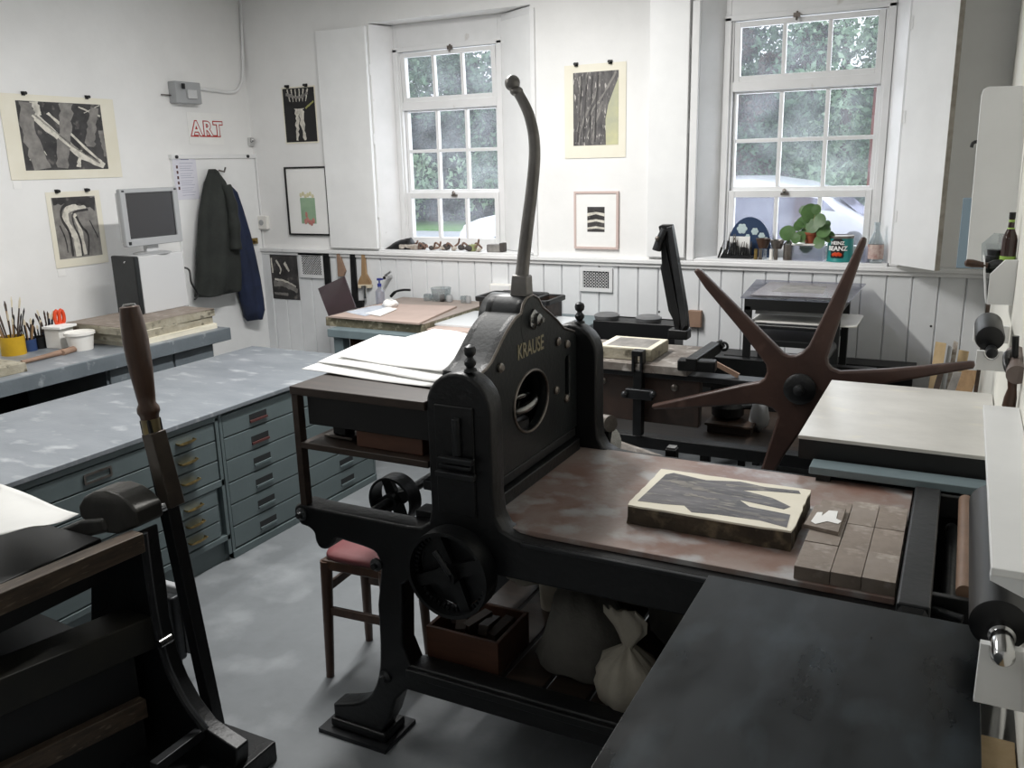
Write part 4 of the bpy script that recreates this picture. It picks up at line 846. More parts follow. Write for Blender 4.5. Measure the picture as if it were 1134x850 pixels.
def zpx(px, py, y=YR): return P(px, py, y=y).z-SZ
for k, px in enumerate((838, 843, 848, 855, 860)):
    props(put('glass_vial', M().cyl((sx_(px), YR-.03, SZ), (sx_(px), YR-.03, SZ+.06), .011, seg=12), ('brass', 'steel_worn', 'clear_glass', 'plastic_white', 'steel_worn')[k]), ['brass tube', 'grey metal tube', 'clear tube', 'white tube', 'second grey metal tube'][k]+' standing below the stacked bowls on the right sill', 'tube')
cup('wooden_bowl', 'small dark wooden bowl with white rim resting on the tubes', 844.5, .05, .085, .055, 'wood_brown', 'bowl', YR, SZ+.062)
cup('tin_bowl', 'pale metal bowl resting on the tubes, right of the wooden bowl', 860, .05, .085, .05, 'steel_worn', 'bowl', YR, SZ+.06)
x_ = sx_(873); t = thing('metal_shaker', 'upright steel canister with a conical lid on the right sill', 'canister', (x_, YR-.01, SZ)); put('body', M().lathe([(.028, 0), (.028, .085)], (x_, YR-.01, SZ), Z, 20), 'steel_worn', t); put('conical_lid', M().lathe([(.031, .085), (.005, .118), (.003, .125)], (x_, YR-.01, SZ), Z, 20), 'steel', t)
x0_, x1_ = sx_(878), sx_(913); wb_ = thing('plastic_box', 'translucent white plastic box under the plant on the right sill', 'box', ((x0_+x1_)/2, YR, SZ)); put('box_body', M().box(x0_, x1_, YR-.05, YR+.05, SZ, SZ+.085), 'clear_plastic', wb_, bevel=.008); put('lid', M().box(x0_-.004, x1_+.004, YR-.054, YR+.054, SZ+.085, SZ+.095), 'plastic_white', wb_, bevel=.004)
px_ = (sx_(889)+sx_(905))/2; pz = SZ+.095
pt = thing('potted_plant', 'round-leaved green plant in a terracotta pot on the plastic box', 'plant', (px_, YR, pz))
put('pot', M().lathe([(.03, 0), (.042, .05), (.048, .05), (.048, .062), (.042, .062), (.038, .05), (.001, .05)], (px_, YR, pz), Z, 26), 'terracotta', pt)
rr = random.Random(5)
leaves = [(872, 258, 10), (897, 236, 11), (889, 246, 8), (900, 250, 9), (908, 244, 8), (893, 258, 9), (902, 262, 9), (912, 256, 9), (918, 262, 7), (886, 262, 7), (893, 272, 9), (907, 268, 8), (881, 264, 6), (890, 233, 6), (915, 249, 6), (884, 250, 6), (904, 232, 6)]
for k, (lx, ly, lr) in enumerate(leaves):
    yy = YR-.055+rr.uniform(-.015, .07); c = P(lx, ly, y=yy); r_ = lr*.0045
    nrm = Vector((rr.uniform(-.4, .4)-.1, -1, rr.uniform(.1, .8))).normalized(); q = Z.rotation_difference(nrm)
    m = M(); m.rings([[c+q @ Vector((r_*s_*math.cos(R(a))*(1 if math.sin(R(a)) > -.5 else .9), r_*s_*1.1*math.sin(R(a)), .25*r_*(1-s_*s_)*0+.06*r_*math.sin(2*R(a))*s_+dz)) for a in range(0, 360, 24)] for s_, dz in ((.05, -.002), (.6, -.0035), (1, .001), (.6, 0.0), (.05, .0012))])
    lf = put('leaf', m, 'leaf', pt, smooth=70)
    put('stalk', M().tube(bez([(px_+rr.uniform(-.01, .01), YR, pz+.045), (px_*.5+c.x*.5, YR*.5+yy*.5, max(c.z, pz+.05)*.6+(pz+.06)*.4), c+Vector((0, .003, 0))], 4), .0022, 6), 'stem', lf)
# beans tin
x0_, x1_ = sx_(915, WY+.03), sx_(944, WY+.03); zt_ = P(930, 260.5, y=WY+.03).z; r_ = (x1_-x0_)/2; cx_ = (x0_+x1_)/2; cy_ = WY+.045
bt = thing('beans_tin', 'large teal baked beans tin on the right sill', 'tin', (cx_, cy_, SZ))
put('can', M().lathe([(r_, 0), (r_, .004), (r_*.985, .006), (r_*.985, zt_-SZ-.014)], (cx_, cy_, SZ), Z, 40), 'teal', bt)
put('rim', M().lathe([(r_*1.01, zt_-SZ-.014), (r_*1.02, zt_-SZ-.005), (r_*1.0, zt_-SZ), (r_*.95, zt_-SZ-.004), (.001, zt_-SZ-.006)], (cx_, cy_, SZ), Z, 40), 'steel_worn', bt)
ll = M(); hh = zt_-SZ
lc = (x0_*.68+x1_*.32)
def canpt(ang, z, k=1.0): return Vector((cx_+r_*k*math.sin(ang), cy_-r_*k*math.cos(ang), SZ+z))
KEY = [(-.42, .82), (0, .9), (.42, .82), (.5, .5), (.36, .16), (-.36, .16), (-.5, .5)]
def canlabel(pts, k0, a_c=-.12):
    m = M(); rows = []
    n = 14; lo, hi = min(b for a, b in pts), max(b for a, b in pts)
    for j in range(9):
        v_ = lo+(hi-lo)*j/8; xs = []
        for i in range(len(pts)):
            (a, b), (c, d) = pts[i], pts[(i+1) % len(pts)]
            if (b-v_)*(d-v_) <= 0 and b != d: xs.append(a+(c-a)*(v_-b)/(d-b))
        if len(xs) < 2: xs = [-.01, .01]
        L_, H_ = min(xs), max(xs); rows.append([canpt(a_c+(L_+(H_-L_)*i/n)*1.35, v_*hh, k0) for i in range(n+1)])
    m.rings([r1+[canpt(0, 0, .9)*0+p for p in []] for r1 in rows], cap=False); return m
lab = M(); rows = []
for j in range(11):
    v_ = .16+.74*j/10; hw = .5-.16*abs(v_-.5)/.4 if v_ > .3 else .40+.1*(v_-.16)/.14
    hw *= .98 if j < 10 else .6
    rows.append([canpt(-.12+(-hw+2*hw*i/14)*1.25, v_*hh, 1.0) for i in range(15)]+[canpt(-.12+(hw-2*hw*i/14)*1.25, v_*hh, .98) for i in range(15)])
lab.rings(rows); put('black_label', lab, 'black_paint', bt)
def curvedtext(body, size, z, matn, nm, sx=1):
    cu = bpy.data.curves.new('t', 'FONT'); cu.body = body; cu.size = size; cu.extrude = .0008; cu.align_x = 'CENTER'; cu.align_y = 'CENTER'; cu.offset = size*.03
    ob = bpy.data.objects.new('t', cu); me = bpy.data.meshes.new_from_object(ob); m = M(); m.bm.from_mesh(me); bpy.data.objects.remove(ob); bpy.data.curves.remove(cu)
    for v in m.bm.verts: a = -.12+v.co.x*sx/r_; v.co = canpt(a, z+v.co.y, 1.0+(v.co.z+.001)/r_)
    put(nm, m, matn, bt)
curvedtext('HEINZ', .025, hh*.73, 'paper', 'lettering'); curvedtext('BEANZ', .034, hh*.52, 'paper', 'lettering')
m = M(); [m.ball(canpt(-.12-.25+.125*k, hh*(.29+.03*(k % 2)), 1.005), .011, 8, (1, .5, .9)) for k in range(5)]; put('painted_beans', m, 'orange', bt)
# dark cup rim/pebble, jar and bottle
cup('jar_of_corks', 'low clear jar with pale contents behind the wheel spoke on the right sill', 958, .05, .05, .085, 'clear_plastic', 'jar', WY+.02)
bx_ = sx_(969, WY+.02); gb = thing('glass_bottle', 'tall clear glass bottle with red and white label at the end of the right sill', 'bottle', (bx_, WY+.02, SZ))
hb = P(970, 246, y=WY+.02).z-SZ
put('bottle', M().lathe([(.035, 0), (.04, .01), (.04, hb*.5), (.015, hb*.78), (.013, hb*.93), (.017, hb*.94), (.017, hb), (.011, hb), (.009, hb*.8), (.034, hb*.5), (.034, .012), (.001, .01)], gb.location, Z, 24), 'clear_glass', gb)
mat('label_red', '#d0c0b8', '#a8837c', scale=40, rough=.6)
put('label', M().lathe([(.041, hb*.1), (.0415, hb*.12), (.0415, hb*.44), (.041, hb*.46)], gb.location, Z, 24, cap=False), 'label_red', gb)
mat('ink_half', '#8d887f', '#5d5a5b', scale=10, rough=.5, detail=9, contrast=(.4, .62), stretch=(1, 3, 1))
mat('crown_iron', '#26292b', '#1b1e20', scale=5, rough=.6, metal=.1, bump=.12, bscale=70, spec=.35)
# ================================================================== THE LEVER PRESS (cast iron, stands along x)
KY0, KY1 = 1.83, 2.62                       # outer faces of the two side frames
kp = thing('lever_press', 'black cast iron lever press with tall curved lever and reddish wooden bed', 'printing press', (-.9, 2.22, 0))
def xz(pts, y=KY0): return [(P(a, b, y=y).x, P(a, b, y=y).z) for a, b in pts]
leg = xz([(406, 608), (417, 613), (423, 626), (422, 650), (420.5, 700), (420, 730), (414, 752), (403, 762), (390, 767)])
ol = [(-1.63, .05), (-1.63, .03), (-1.42, .03), (-1.40, .05), (-1.37, .13), (-1.345, .20), (-1.30, .215), (-.12, .215), (-.08, .03), (.03, .03), (.03, .05), (-.02, .2), (-.02, .60)]
ol += [(-.05, .645), (-.95, .645), (-1.10, .645), (-1.26, .645)] if False else []
# outer outline, clockwise in x-z seen from the front
outer = [(-1.60, .035), (-1.42, .035), (-1.385, .10), (-1.36, .17), (-1.32, .215), (-.14, .215), (-.10, .17), (-.08, .035), (.06, .035), (.05, .10), (-.0, .17), (-.01, .70), (-.02, .75), (-.04, .757),
 (-.90, .757), (-.955, .762), (-.99, .778), (-1.008, .81), (-1.013, .87), (-1.013, 1.09)]+circ(-1.013-.095, 1.09, .095, 12, a0=0, a1=180)+[(-1.203, .93), (-1.203, .80), (-1.213, .76), (-1.24, .742), (-1.29, .738), (-1.60, .738), (-1.635, .74)]+circ(-1.655, .71, .032, 8, a0=90, a1=235)
lobes = bez([(a, b, 0) for a, b in xz([(333, 581), (341, 584), (347, 590), (349, 599), (354, 607), (362, 608), (369, 602), (373, 597), (388, 601), (406, 607), (416, 613), (421.5, 627)])], 3)
footc = bez([(-1.404, .47, 0), (-1.406, .34, 0), (-1.418, .24, 0), (-1.45, .165, 0), (-1.50, .12, 0), (-1.60, .085, 0)], 4)
outer += [(p.x, p.y) for p in lobes+footc]
hole = [(-1.30, .30), (-.16, .30), (-.13, .34), (-.12, .60), (-.16, .645), (-1.02, .645), (-1.10, .645), (-1.26, .60), (-1.315, .55), (-1.325, .36)]
def sideframe(y, nm='side_frame'):
    f = put(nm, M().plate([outer, hole[::-1]], (0, y+.07, 0), X, Z, .07, .008), 'iron_black', kp)
    return f
f1 = sideframe(KY0); f2 = sideframe(KY1-.07)
# raised rims and mouldings of the near frame
def band(pts, w_, y, th=.012):
    m = M(); pts = [Vector((a, 0, b)) for a, b in pts]
    for i in range(len(pts)-1): m.beam(pts[i]+Vector((0, y, 0)), pts[i+1]+Vector((0, y, 0)), th, w_, up=(pts[i+1]-pts[i]).normalized().cross(Y))
    return m
put('moulded_rim', band([(-.93, .752), (-.06, .752)], .012, KY0-.004), 'iron_grey', f1, bevel=.003)
put('shelf_lip', M().box(-1.31, -.12, KY0-.015, KY0, .27, .295), 'iron_black', f1, bevel=.004)
for sx, sz in ((-1.395, .60), (-1.39, .24), (-1.655, .71)): put('bolt', M().lathe([(.02, 0), (.02, .006), (.011, .012), (.009, .02)], (sx, KY0, sz), -Y, 12), 'iron_grey', f1)
# upright slide with slot and clamp on the near frame
put('slide_block', M().box(-1.175, -1.06, KY0-.008, KY0, .80, 1.10), 'iron_black', f1, bevel=.01)
put('slot_screw', M().cyl((-1.105, KY0-.014, .97), (-1.105, KY0-.014, 1.07), .012, seg=12).box(-1.15, -1.05, KY0-.04, KY0-.02, .955, .97), 'iron_grey', f1, bevel=.003)
put('clamp_bar', M().box(-1.16, -1.045, KY0-.04, KY0-.02, .915, .93).box(-1.15, -1.06, KY0-.035, KY0-.02, .94, .95), 'iron_grey', f1, bevel=.003)
for s, y in ((0, KY0+.035), (1, KY1-.035)):
    put('finial', M().lathe([(0.0176, 0.0), (0.016, 0.0066), (0.0096, 0.0098), (0.0152, 0.018), (0.016, 0.0262), (0.0088, 0.0344), (0.008, 0.0377), (0.0144, 0.0443), (0.0164, 0.0541), (0.0136, 0.064), (0.0024, 0.0697)], (-1.085, y, 1.185), Z, 18), 'iron_grey', (f1, f2)[s])
# pads under the feet
for y in (KY0, KY1-.07):
    put('foot_flange', M().box(-1.605, -1.40, y-.012, y+.10, .015, .045), 'iron_black', kp, bevel=.008)
    put('foot_flange', M().box(-.10, .07, y-.02, y+.10, .015, .045), 'iron_black', kp, bevel=.008)
    props(put('floor_plate', M().box(-1.635, -1.385, y-.035, y+.13, .0, .014), 'iron_grey'), 'thin metal plate under the %s foot of the lever press' % ('near left' if y < 2 else 'far left'), 'plate')
# cross stretchers
[put('cross_bar', M().box(a_, b_, KY0+.07, KY1-.07, .55, .62), 'iron_black', kp, bevel=.006) for a_, b_ in ((-1.31, -1.25), (-.12, -.06))]
# gallows: the cheek plate with KRAUSE
GX = -1.08
def yz(pts, x=GX): return [(P(a, b, x=x).y, P(a, b, x=x).z) for a, b in pts]
topc = yz([(523, 412), (532, 414), (538, 409), (544, 401), (550, 389), (556, 376.5), (561, 367), (566, 359), (571, 352), (577, 347), (579, 337), (583, 330), (590, 326.5), (596, 330), (600, 339), (608, 346), (616, 353.5), (624, 363), (636, 367)])
yn, yf = KY0+.072, KY1-.072
cheek = [(yf, .845), (yn, .845), (yn, 1.16)]+[p for p in topc if yn < p[0] < yf]+[(yf, 1.15)]
cheek = cheek[::-1]
hc = (2.205, 1.02)
oval = circ(hc[0], hc[1], .112, 28, ry=.088)
slots = [rrect(1.945, .96, 1.978, 1.10, .015), rrect(2.455, .96, 2.488, 1.10, .015)]
put_c = put('cheek_plate', M().plate([cheek, oval[::-1]]+[s_[::-1] for s_ in slots], (GX-.028, 0, 0), Y, Z, .028, .005), 'iron_plate', kp)
put('oval_rim', M().tube([Vector((GX+.001, a, b)) for a, b in circ(hc[0], hc[1], .114, 36, ry=.090)], .0045, 8, closed=True), 'steel_worn', put_c)
put('lettering', M().text('KRAUSE', (GX+.001, (yz([(572, 392)])[0][0]+yz([(602, 375)])[0][0])/2, 1.178), Y, Z, .062, .003, sx=.78), 'text_gold', put_c)
# top casting (rounded crown running back in -x)
crown = [p for p in topc if yn-.03 < p[0] < yf+.03]
m = M(); th = .0; inner = []
cr = [Vector((0, a, b)) for a, b in crown]
rg = []
for xo in (GX-.001, GX-.115):
    rg.append([Vector((xo, p.y, p.z)) for p in cr]+[Vector((xo, p.y, p.z-.03)) for p in cr[::-1]])
m.rings(rg); put('crown_casting', m, 'crown_iron', kp, smooth=50)
put('back_plate', M().plate([cheek, oval[::-1]], (GX-.115, 0, 0), Y, Z, .025, .005), 'iron_black', kp)
m = M(); ring = lambda x: [Vector((x, a, b)) for a, b in crown]
m.tube(ring(GX+.0), .004, 8); put('crown_highlight', m, 'steel_worn', put_c)  # pale bead stands in for the highlight along the crown's front edge
# lever hub
hz = 1.275; hy = 2.222
put('hub', M().lathe([(.075, 0), (.082, .01), (.082, .13), (.075, .14)], (GX-.139, hy, hz-.025), X, 32), 'iron_plate', kp)
put('hub_nut', M().lathe([(.03, 0), (.03, .008), (.019, .012), (.019, .024), (.008, .03), (.008, .036)], (GX+.002, hy-.005, hz-.015), X, 6), 'steel', kp)
for a, b in yz([(553, 399), (617, 371), (627, 374), (534, 416), (626.5, 434), (615, 425)]): put('bolt', M().lathe([(.014, 0), (.014, .006), (.008, .012)], (GX, a, b-.02), X, 12), 'steel_worn', kp)
# toggle mechanism seen through the oval
mt = M(); mt.lathe([(.045, 0), (.045, .10)], (GX-.06, hc[0], .86), Z, 24); mt.cyl((GX-.06, hc[0]-.04, .95), (GX-.06, hc[0]-.04, 1.14), .018); put('toggle_link', mt, 'iron_grey', kp)
put('toggle_ring', M().tube([Vector((GX-.05+.035*math.cos(R(a)), hc[0]+.03+.06*math.sin(R(a)), 1.0+.012*math.sin(R(a)))) for a in range(0, 360, 20)], .013, 10, closed=True), 'steel', kp)
# platen under the cheek
put('platen', M().box(GX-.20, GX+.0, yn+.01, yf-.01, .815, .845), 'iron_grey', kp, bevel=.004)
put('scraper_box', M().box(GX-.18, GX+.02, yn+.02, yf-.02, .772, .812), 'iron_black', kp, bevel=.004)
# lever
LX = P(577.5, 330, y=hy).x
lp = [P(578, 318, y=hy), P(578.5, 303, y=hy)]
sq = M().beam(P(577.5, 332, y=hy), P(578, 304, y=hy), .058, .045, up=(0, 1, 0), w1=.048, h1=.042)
put('lever_socket', sq, 'lever_steel', kp, bevel=.006)
lv = bez([P(578, 305, y=hy), P(580, 285, y=hy), P(584, 250, y=hy), P(589, 210, y=hy), P(592, 175, y=hy), P(591, 150, y=hy), P(586, 128, y=hy), P(579, 112, y=hy), P(572, 100, y=hy)], 6)
lr = [.020-.0065*i/(len(lv)-1) for i in range(len(lv))]
put('lever', M().tube(lv, lr, 18, flat=.85), 'lever_steel', kp, smooth=80)
pk = P(567.5, 92, y=hy); put('lever_knob', M().ball(pk, .0215, 20), 'lever_steel', kp, smooth=80); pb = P(572, 101, y=hy); put('knob_collar', M().ball(pb, .017, 16, (1.1, 1, .8)), 'lever_steel', kp, smooth=80)
# hand-wheels on the cross shaft, behind the near frame
SX, SZ_ = -1.52, .675; SYc = 2.11
put('drive_shaft', M().cyl((SX, KY0+.06, SZ_), (SX, KY1-.02, SZ_), .016), 'iron_black', kp)
put('shaft_bearing', M().box(SX-.05, SX+.05, KY1-.07, KY1, .60, .75), 'iron_black', kp, bevel=.01)
def spoked(nm, c, r, wid, hubr, ns, sw, m_, rimth=.008, curved=False, teeth=False):
    m = M(); m.lathe([(r, -wid/2), (r, wid/2), (r-rimth, wid/2), (r-rimth, -wid/2), (r, -wid/2)], c, Y, 44, cap=False)
    m.lathe([(hubr, -wid*.6), (hubr, wid*.6)], c, Y, 20)
    for k in range(ns):
        a = 2*math.pi*k/ns+.4; d = Vector((math.cos(a), 0, math.sin(a))); m.beam(Vector(c)+d*hubr*.8, Vector(c)+d*(r-rimth*.5), sw*.6, sw*1.3, up=(0, 1, 0) if False else d.cross(Y), w1=sw*.6, h1=sw)
    if teeth:
        for k in range(48):
            a = 2*math.pi*k/48; d = Vector((math.cos(a), 0, math.sin(a))); m.beam(Vector(c)+d*(r-rimth-.012), Vector(c)+d*(r-rimth+.002), .012, .008, up=d.cross(Y))
    return put(nm, m, m_, kp)
spoked('belt_pulley', (SX, SYc, SZ_), .08, .06, .028, 4, .03, 'iron_black')
FW = P(500, 633, y=KY0-.045); FX, FZ = FW.x, FW.z
spoked('flywheel', (FX, KY0-.045, FZ), .122, .06, .03, 4, .03, 'iron_black', rimth=.010, teeth=True)
put('gear_disc', M().lathe([(.10, -.01), (.10, .01)], (FX, KY0-.02, FZ), Y, 40), 'iron_black', kp)
put('crank_handle', M().cyl((FX-.02, KY0-.09, FZ+.075), (FX+.02, KY0-.085, FZ+.015), .008, seg=10), 'iron_grey', kp)
put('flywheel_shaft', M().cyl((FX, KY0-.085, FZ), (FX, KY1-.05, FZ), .02), 'iron_black', kp)
# rack at the left end: board, drawer, shelf, legs
rk0, rk1 = -1.658, -1.205
ry0, ry1 = KY0+.0, KY1-.05
put('rack_board', M().box(rk0, rk1, ry0-.005, ry1, 1.075, 1.10), 'wood_rack', kp, bevel=.003)
put('rack_drawer', M().box(rk0+.04, rk1, ry0+.02, ry1-.02, .985, 1.075), 'black_paint', kp, bevel=.003)
put('rack_shelf', M().box(rk0+.02, rk1+.0, ry0+.0, ry1, .915, .935), 'wood_rack', kp, bevel=.003)
for y in (ry0, ry1-.03):
    put('rack_leg', M().box(rk0, rk0+.022, y, y+.028, .738, 1.075), 'wood_rack', kp, bevel=.002)
# bed: board + end roller stretcher
[put('bed_rail', M().box(-1.30, -.03, y_, y_+.055, .70, .755), 'iron_black', kp) for y_ in (KY0+.07, KY1-.125)]
put('bed_carriage', M().box(-1.25, -.055, 1.915, 2.545, .73, .757), 'iron_black', kp, bevel=.002)
put('bed_board', M().box(-1.10, -.055, 1.868, 2.562, .757, .772), 'bed_wood', kp, bevel=.002)
put('end_bar', M().box(-.05, .015, 1.78, 2.50, .757, .81), 'iron_grey', kp, bevel=.006)
put('end_cap', M().lathe([(.04, 0), (.045, .01), (.02, .03)], (-.018, 1.78, .77), -Y, 6), 'iron_black', kp)
put('pull_rod', M().cyl((.05, 1.80, .70), (.05, 2.5, .70), .016).cyl((.015, 1.86, .77), (.075, 1.84, .77), .009), 'iron_grey', kp)
put('wooden_roller', M().cyl((.075, 1.9, .80), (.075, 2.46, .80), .017), 'roller_wood', kp)
[put('bracket', M().box(.01, .11, a_, a_+.018, .74, .80), 'iron_black', kp, bevel=.003) for a_ in (1.865, 2.475)]
# under-shelf of planks between the frames
pk_ = thing('plank_shelf', 'slatted plank shelf low between the frames of the lever press', 'shelf', (-.7, 2.22, .25))
for k in range(9):
    x_ = -1.30+k*.13; put('plank', M().box(x_, x_+.118, KY0+.075, KY1-.075, .262, .282), 'wood_rack', pk_, bevel=.003)
put('bearer', M().box(-1.31, -.12, KY0+.075, KY0+.1, .235, .262).box(-1.31, -.12, KY1-.1, KY1-.075, .235, .262), 'wood_rack', pk_)
SHZ = .282
put('back_board', M().box(-1.24, -.14, KY1-.095, KY1-.076, .285, .60), 'wood_rack', pk_)  # dark board added to keep the space behind the sacks dark
# wooden crate
cr0 = P(456, 716, y=1.93); ct_ = thing('wooden_box', 'open brown wooden box under the flywheel of the lever press', 'box', (-1.12, 2.04, SHZ))
bx = (-1.30, -1.06, 1.92, 2.12, SHZ, SHZ+.10)
put('box_side', M().box(bx[0], bx[1], bx[2], bx[2]+.012, bx[4], bx[5]), 'wood_box', ct_, bevel=.002); put('box_side', M().box(bx[0], bx[1], bx[3]-.012, bx[3], bx[4], bx[5]), 'wood_box', ct_, bevel=.002)
put('box_end', M().box(bx[0], bx[0]+.012, bx[2]+.012, bx[3]-.012, bx[4], bx[5]), 'wood_box', ct_, bevel=.002); put('box_end', M().box(bx[1]-.012, bx[1], bx[2]+.012, bx[3]-.012, bx[4], bx[5]), 'wood_box', ct_, bevel=.002)
put('box_bottom', M().box(bx[0]+.012, bx[1]-.012, bx[2]+.012, bx[3]-.012, bx[4], bx[4]+.01), 'wood_box', ct_)
rr = random.Random(2)
for k in range(5): props(put('wood_offcut', M().obox((-1.27+k*.042, 2.02+rr.uniform(-.02, .02), SHZ+.085), (.03, .10, .03), rr.uniform(-.7, .7), rr.uniform(-.3, .3)), 'wood_rack'), 'offcut of wood in the open box under the flywheel', 'offcut', 'offcuts in the open box')
# sacks
def blob(nm, label, ring_list, m_, cat='sack', seed=0, amp=.05, n=36):
    m = M(); rg = []
    for i, (c, rx, ry, ph) in enumerate(ring_list):
        rg.append([Vector((c[0]+rx*math.cos(2*math.pi*j/n)*(1+amp*math.sin(6*2*math.pi*j/n+ph+seed)+amp*.5*math.sin(13*2*math.pi*j/n+2*ph)), c[1]+ry*math.sin(2*math.pi*j/n)*(1+amp*math.sin(5*2*math.pi*j/n+ph+seed)), c[2]+.006*math.sin(7*2*math.pi*j/n+ph))) for j in range(n)])
    m.rings(rg); return props(put(nm, m, m_, smooth=70), label, cat)
g0 = P(625, 752, z=SHZ)
gx, gy = g0.x+.015, g0.y+.12
blob('grey_sack', 'full grey cloth sack on the plank shelf right of the open wooden box', [((gx, gy, SHZ+.003), .135, .12, 0), ((gx, gy, SHZ+.015), .15, .13, .1), ((gx, gy, SHZ+.07), .125, .12, .3), ((gx+.005, gy, SHZ+.14), .11, .11, .5), ((gx-.01, gy+.01, SHZ+.20), .085, .09, .8), ((gx-.03, gy+.02, SHZ+.23), .04, .05, 1)], 'sack', seed=1, amp=.035)
fx_ = P(582, 665, y=2.06)
blob('pale_folded_sack', 'pale crumpled sack slumped between the wooden box and the grey sack', [((fx_.x-.03, 2.36, SHZ+.003), .06, .06, 0), ((fx_.x-.02, 2.33, SHZ+.12), .06, .06, .5), ((fx_.x, 2.2, SHZ+.21), .08, .09, 1.2), ((fx_.x, 2.12, SHZ+.245), .09, .10, 1.5), ((fx_.x, 2.1, SHZ+.29), .095, .10, 2), ((fx_.x+.01, 2.12, SHZ+.33), .06, .07, 2.4), ((fx_.x+.02, 2.14, SHZ+.345), .02, .03, 2.6)], 'sack_white', seed=2, amp=.08)
blob('dark_sack', 'dark lumpy sack behind the tied bag under the lever press', [((-.60, 2.38, SHZ+.004), .15, .13, 0), ((-.60, 2.38, SHZ+.1), .16, .13, .5), ((-.61, 2.37, SHZ+.2), .13, .12, 1.2), ((-.62, 2.36, SHZ+.29), .07, .07, 2)], 'sack', seed=5, amp=.04)
t0 = P(688, 788, z=SHZ); tx, ty = t0.x, t0.y+.05
q1 = P(683, 712, y=ty); zz = q1.z-SHZ
blob('tied_bag', 'whitish plastic bag tied at the neck on the plank shelf, near the black slab', [((tx, ty, SHZ+.003), .065, .055, 0), ((tx, ty, SHZ+.015), .08, .07, .2), ((tx, ty, SHZ+zz*.4), .09, .08, .6), ((tx, ty, SHZ+zz*.7), .075, .065, 1.1), ((tx, ty, SHZ+zz*.92), .03, .03, 1.6), ((tx, ty, SHZ+zz), .013, .013, 2), ((tx, ty, SHZ+zz*1.07), .018, .015, 2.4), ((tx+.005, ty, SHZ+zz*1.3), .04, .02, 3), ((tx-.01, ty, SHZ+zz*1.5), .055, .014, 3.5), ((tx-.02, ty, SHZ+zz*1.6), .045, .006, 4)], 'sack_white', seed=3, amp=.12)
# things on the rack shelf
props(put('wooden_block', M().box(-1.46, -1.24, KY0+.03, KY0+.16, .936, 1.0), 'wood_box', bevel=.003), 'plain brown wooden block on the rack shelf of the lever press', 'block')
t = thing('metal_clamp', 'small dark metal clamp on the rack shelf left of the brown block', 'clamp', (-1.55, KY0+.1, .936)); put('base', M().box(-1.60, -1.50, KY0+.06, KY0+.13, .936, .946), 'steel_worn', t, bevel=.003); put('jaw', M().box(-1.575, -1.53, KY0+.07, KY0+.12, .946, .975).cyl((-1.575, KY0+.09, .97), (-1.50, KY0+.09, .975), .012), 'iron_black', t, bevel=.004)
# sheets on the rack board
def sheet3(label, pts, z, seed, th=.0015, n=14, curl=.007, m_='paper'):
    c = [P(a, b, z=z) for a, b in pts]; rr = random.Random(seed); a, b, c_, d = c; m = M(); ph = rr.uniform(0, 6)
    top = []
    for i in range(n+1):
        row = []
        for j in range(n+1):
            u, v = i/n, j/n; p = (a*(1-u)+b*u)*(1-v)+(d*(1-u)+c_*u)*v
            e = max(abs(u-.5), abs(v-.5))*2
            row.append(p+Z*(curl*.35*(math.sin(5*u+ph)*math.cos(4*v+ph)+1)*.6+curl*max(0, e-.8)*2*(.5+.5*math.sin(7*u+3*v+ph))))
        top.append(row)
    V = [[m.bm.verts.new(p) for p in row] for row in top]
    for i in range(n):
        for j in range(n): m.bm.faces.new((V[i][j], V[i+1][j], V[i+1][j+1], V[i][j+1]))
    o = put('paper_sheet', m, m_, smooth=60); md = o.modifiers.new('s', 'SOLIDIFY'); md.thickness = th; md.offset = 0
    return props(o, label, 'paper')
sheet3('lowest white sheet on the rack of the lever press, its near edge hanging forward', [(334, 410), (478, 430), (507, 395), (400, 385)], 1.102, 1)
sheet3('middle white sheet on the rack of the lever press, under the topmost one', [(352, 401), (487, 424), (530, 378), (420, 372)], 1.108, 2)
sheet3('topmost large white sheet on the rack of the lever press, far corner raised', [(372, 396), (492, 414), (531, 372), (481, 365)], 1.112, 3, curl=.010)
# ================================================================== ON THE BED
BZt = .773
so_ = (P(694, 562, z=BZt), P(878, 612, z=BZt))
SH = .052; sq_ = [P(694, 557, z=BZt+SH), P(877, 590, z=BZt+SH), P(900, 545, z=BZt+SH), P(737, 517, z=BZt+SH)]
x0_, x1_ = sq_[0].x+.004, sq_[1].x-.002; y0_, y1_ = (sq_[0].y+sq_[1].y)/2, (sq_[2].y+sq_[3].y)/2
st = thing('litho_stone', 'litho stone with a drawn image and cream margins on the bed of the lever press', 'litho stone', ((x0_+x1_)/2, (y0_+y1_)/2, BZt))
rr = random.Random(3); n = 12
def ragged(k, e): 
    o = []
    for (ax, ay, bx_, by) in ((x0_, y0_, x1_, y0_), (x1_, y0_, x1_, y1_), (x1_, y1_, x0_, y1_), (x0_, y1_, x0_, y0_)):
        for i in range(n): t_ = i/n; o.append(Vector((ax+(bx_-ax)*t_+rr.uniform(-e, e), ay+(by-ay)*t_+rr.uniform(-e, e), k)))
    return o
rg = [ragged(BZt, .002), ragged(BZt+.02, .003), ragged(BZt+.038, .003), ragged(BZt+SH-.005, .0025)]
put('stone_block', M().rings(rg), 'stone_edge', st, smooth=20)
put('ground_face', M().prism([v+Z*0 for v in [Vector((p.x, p.y, BZt+SH-.005)) for p in rg[-1]]], (0, 0, .005)), mat('stone_face', '#e0dac8', '#e8e2d2', scale=5, rough=.6), st)
zt = BZt+SH+.0002
def onst(u, v): return (x0_+(x1_-x0_)*u, y0_+(y1_-y0_)*v)
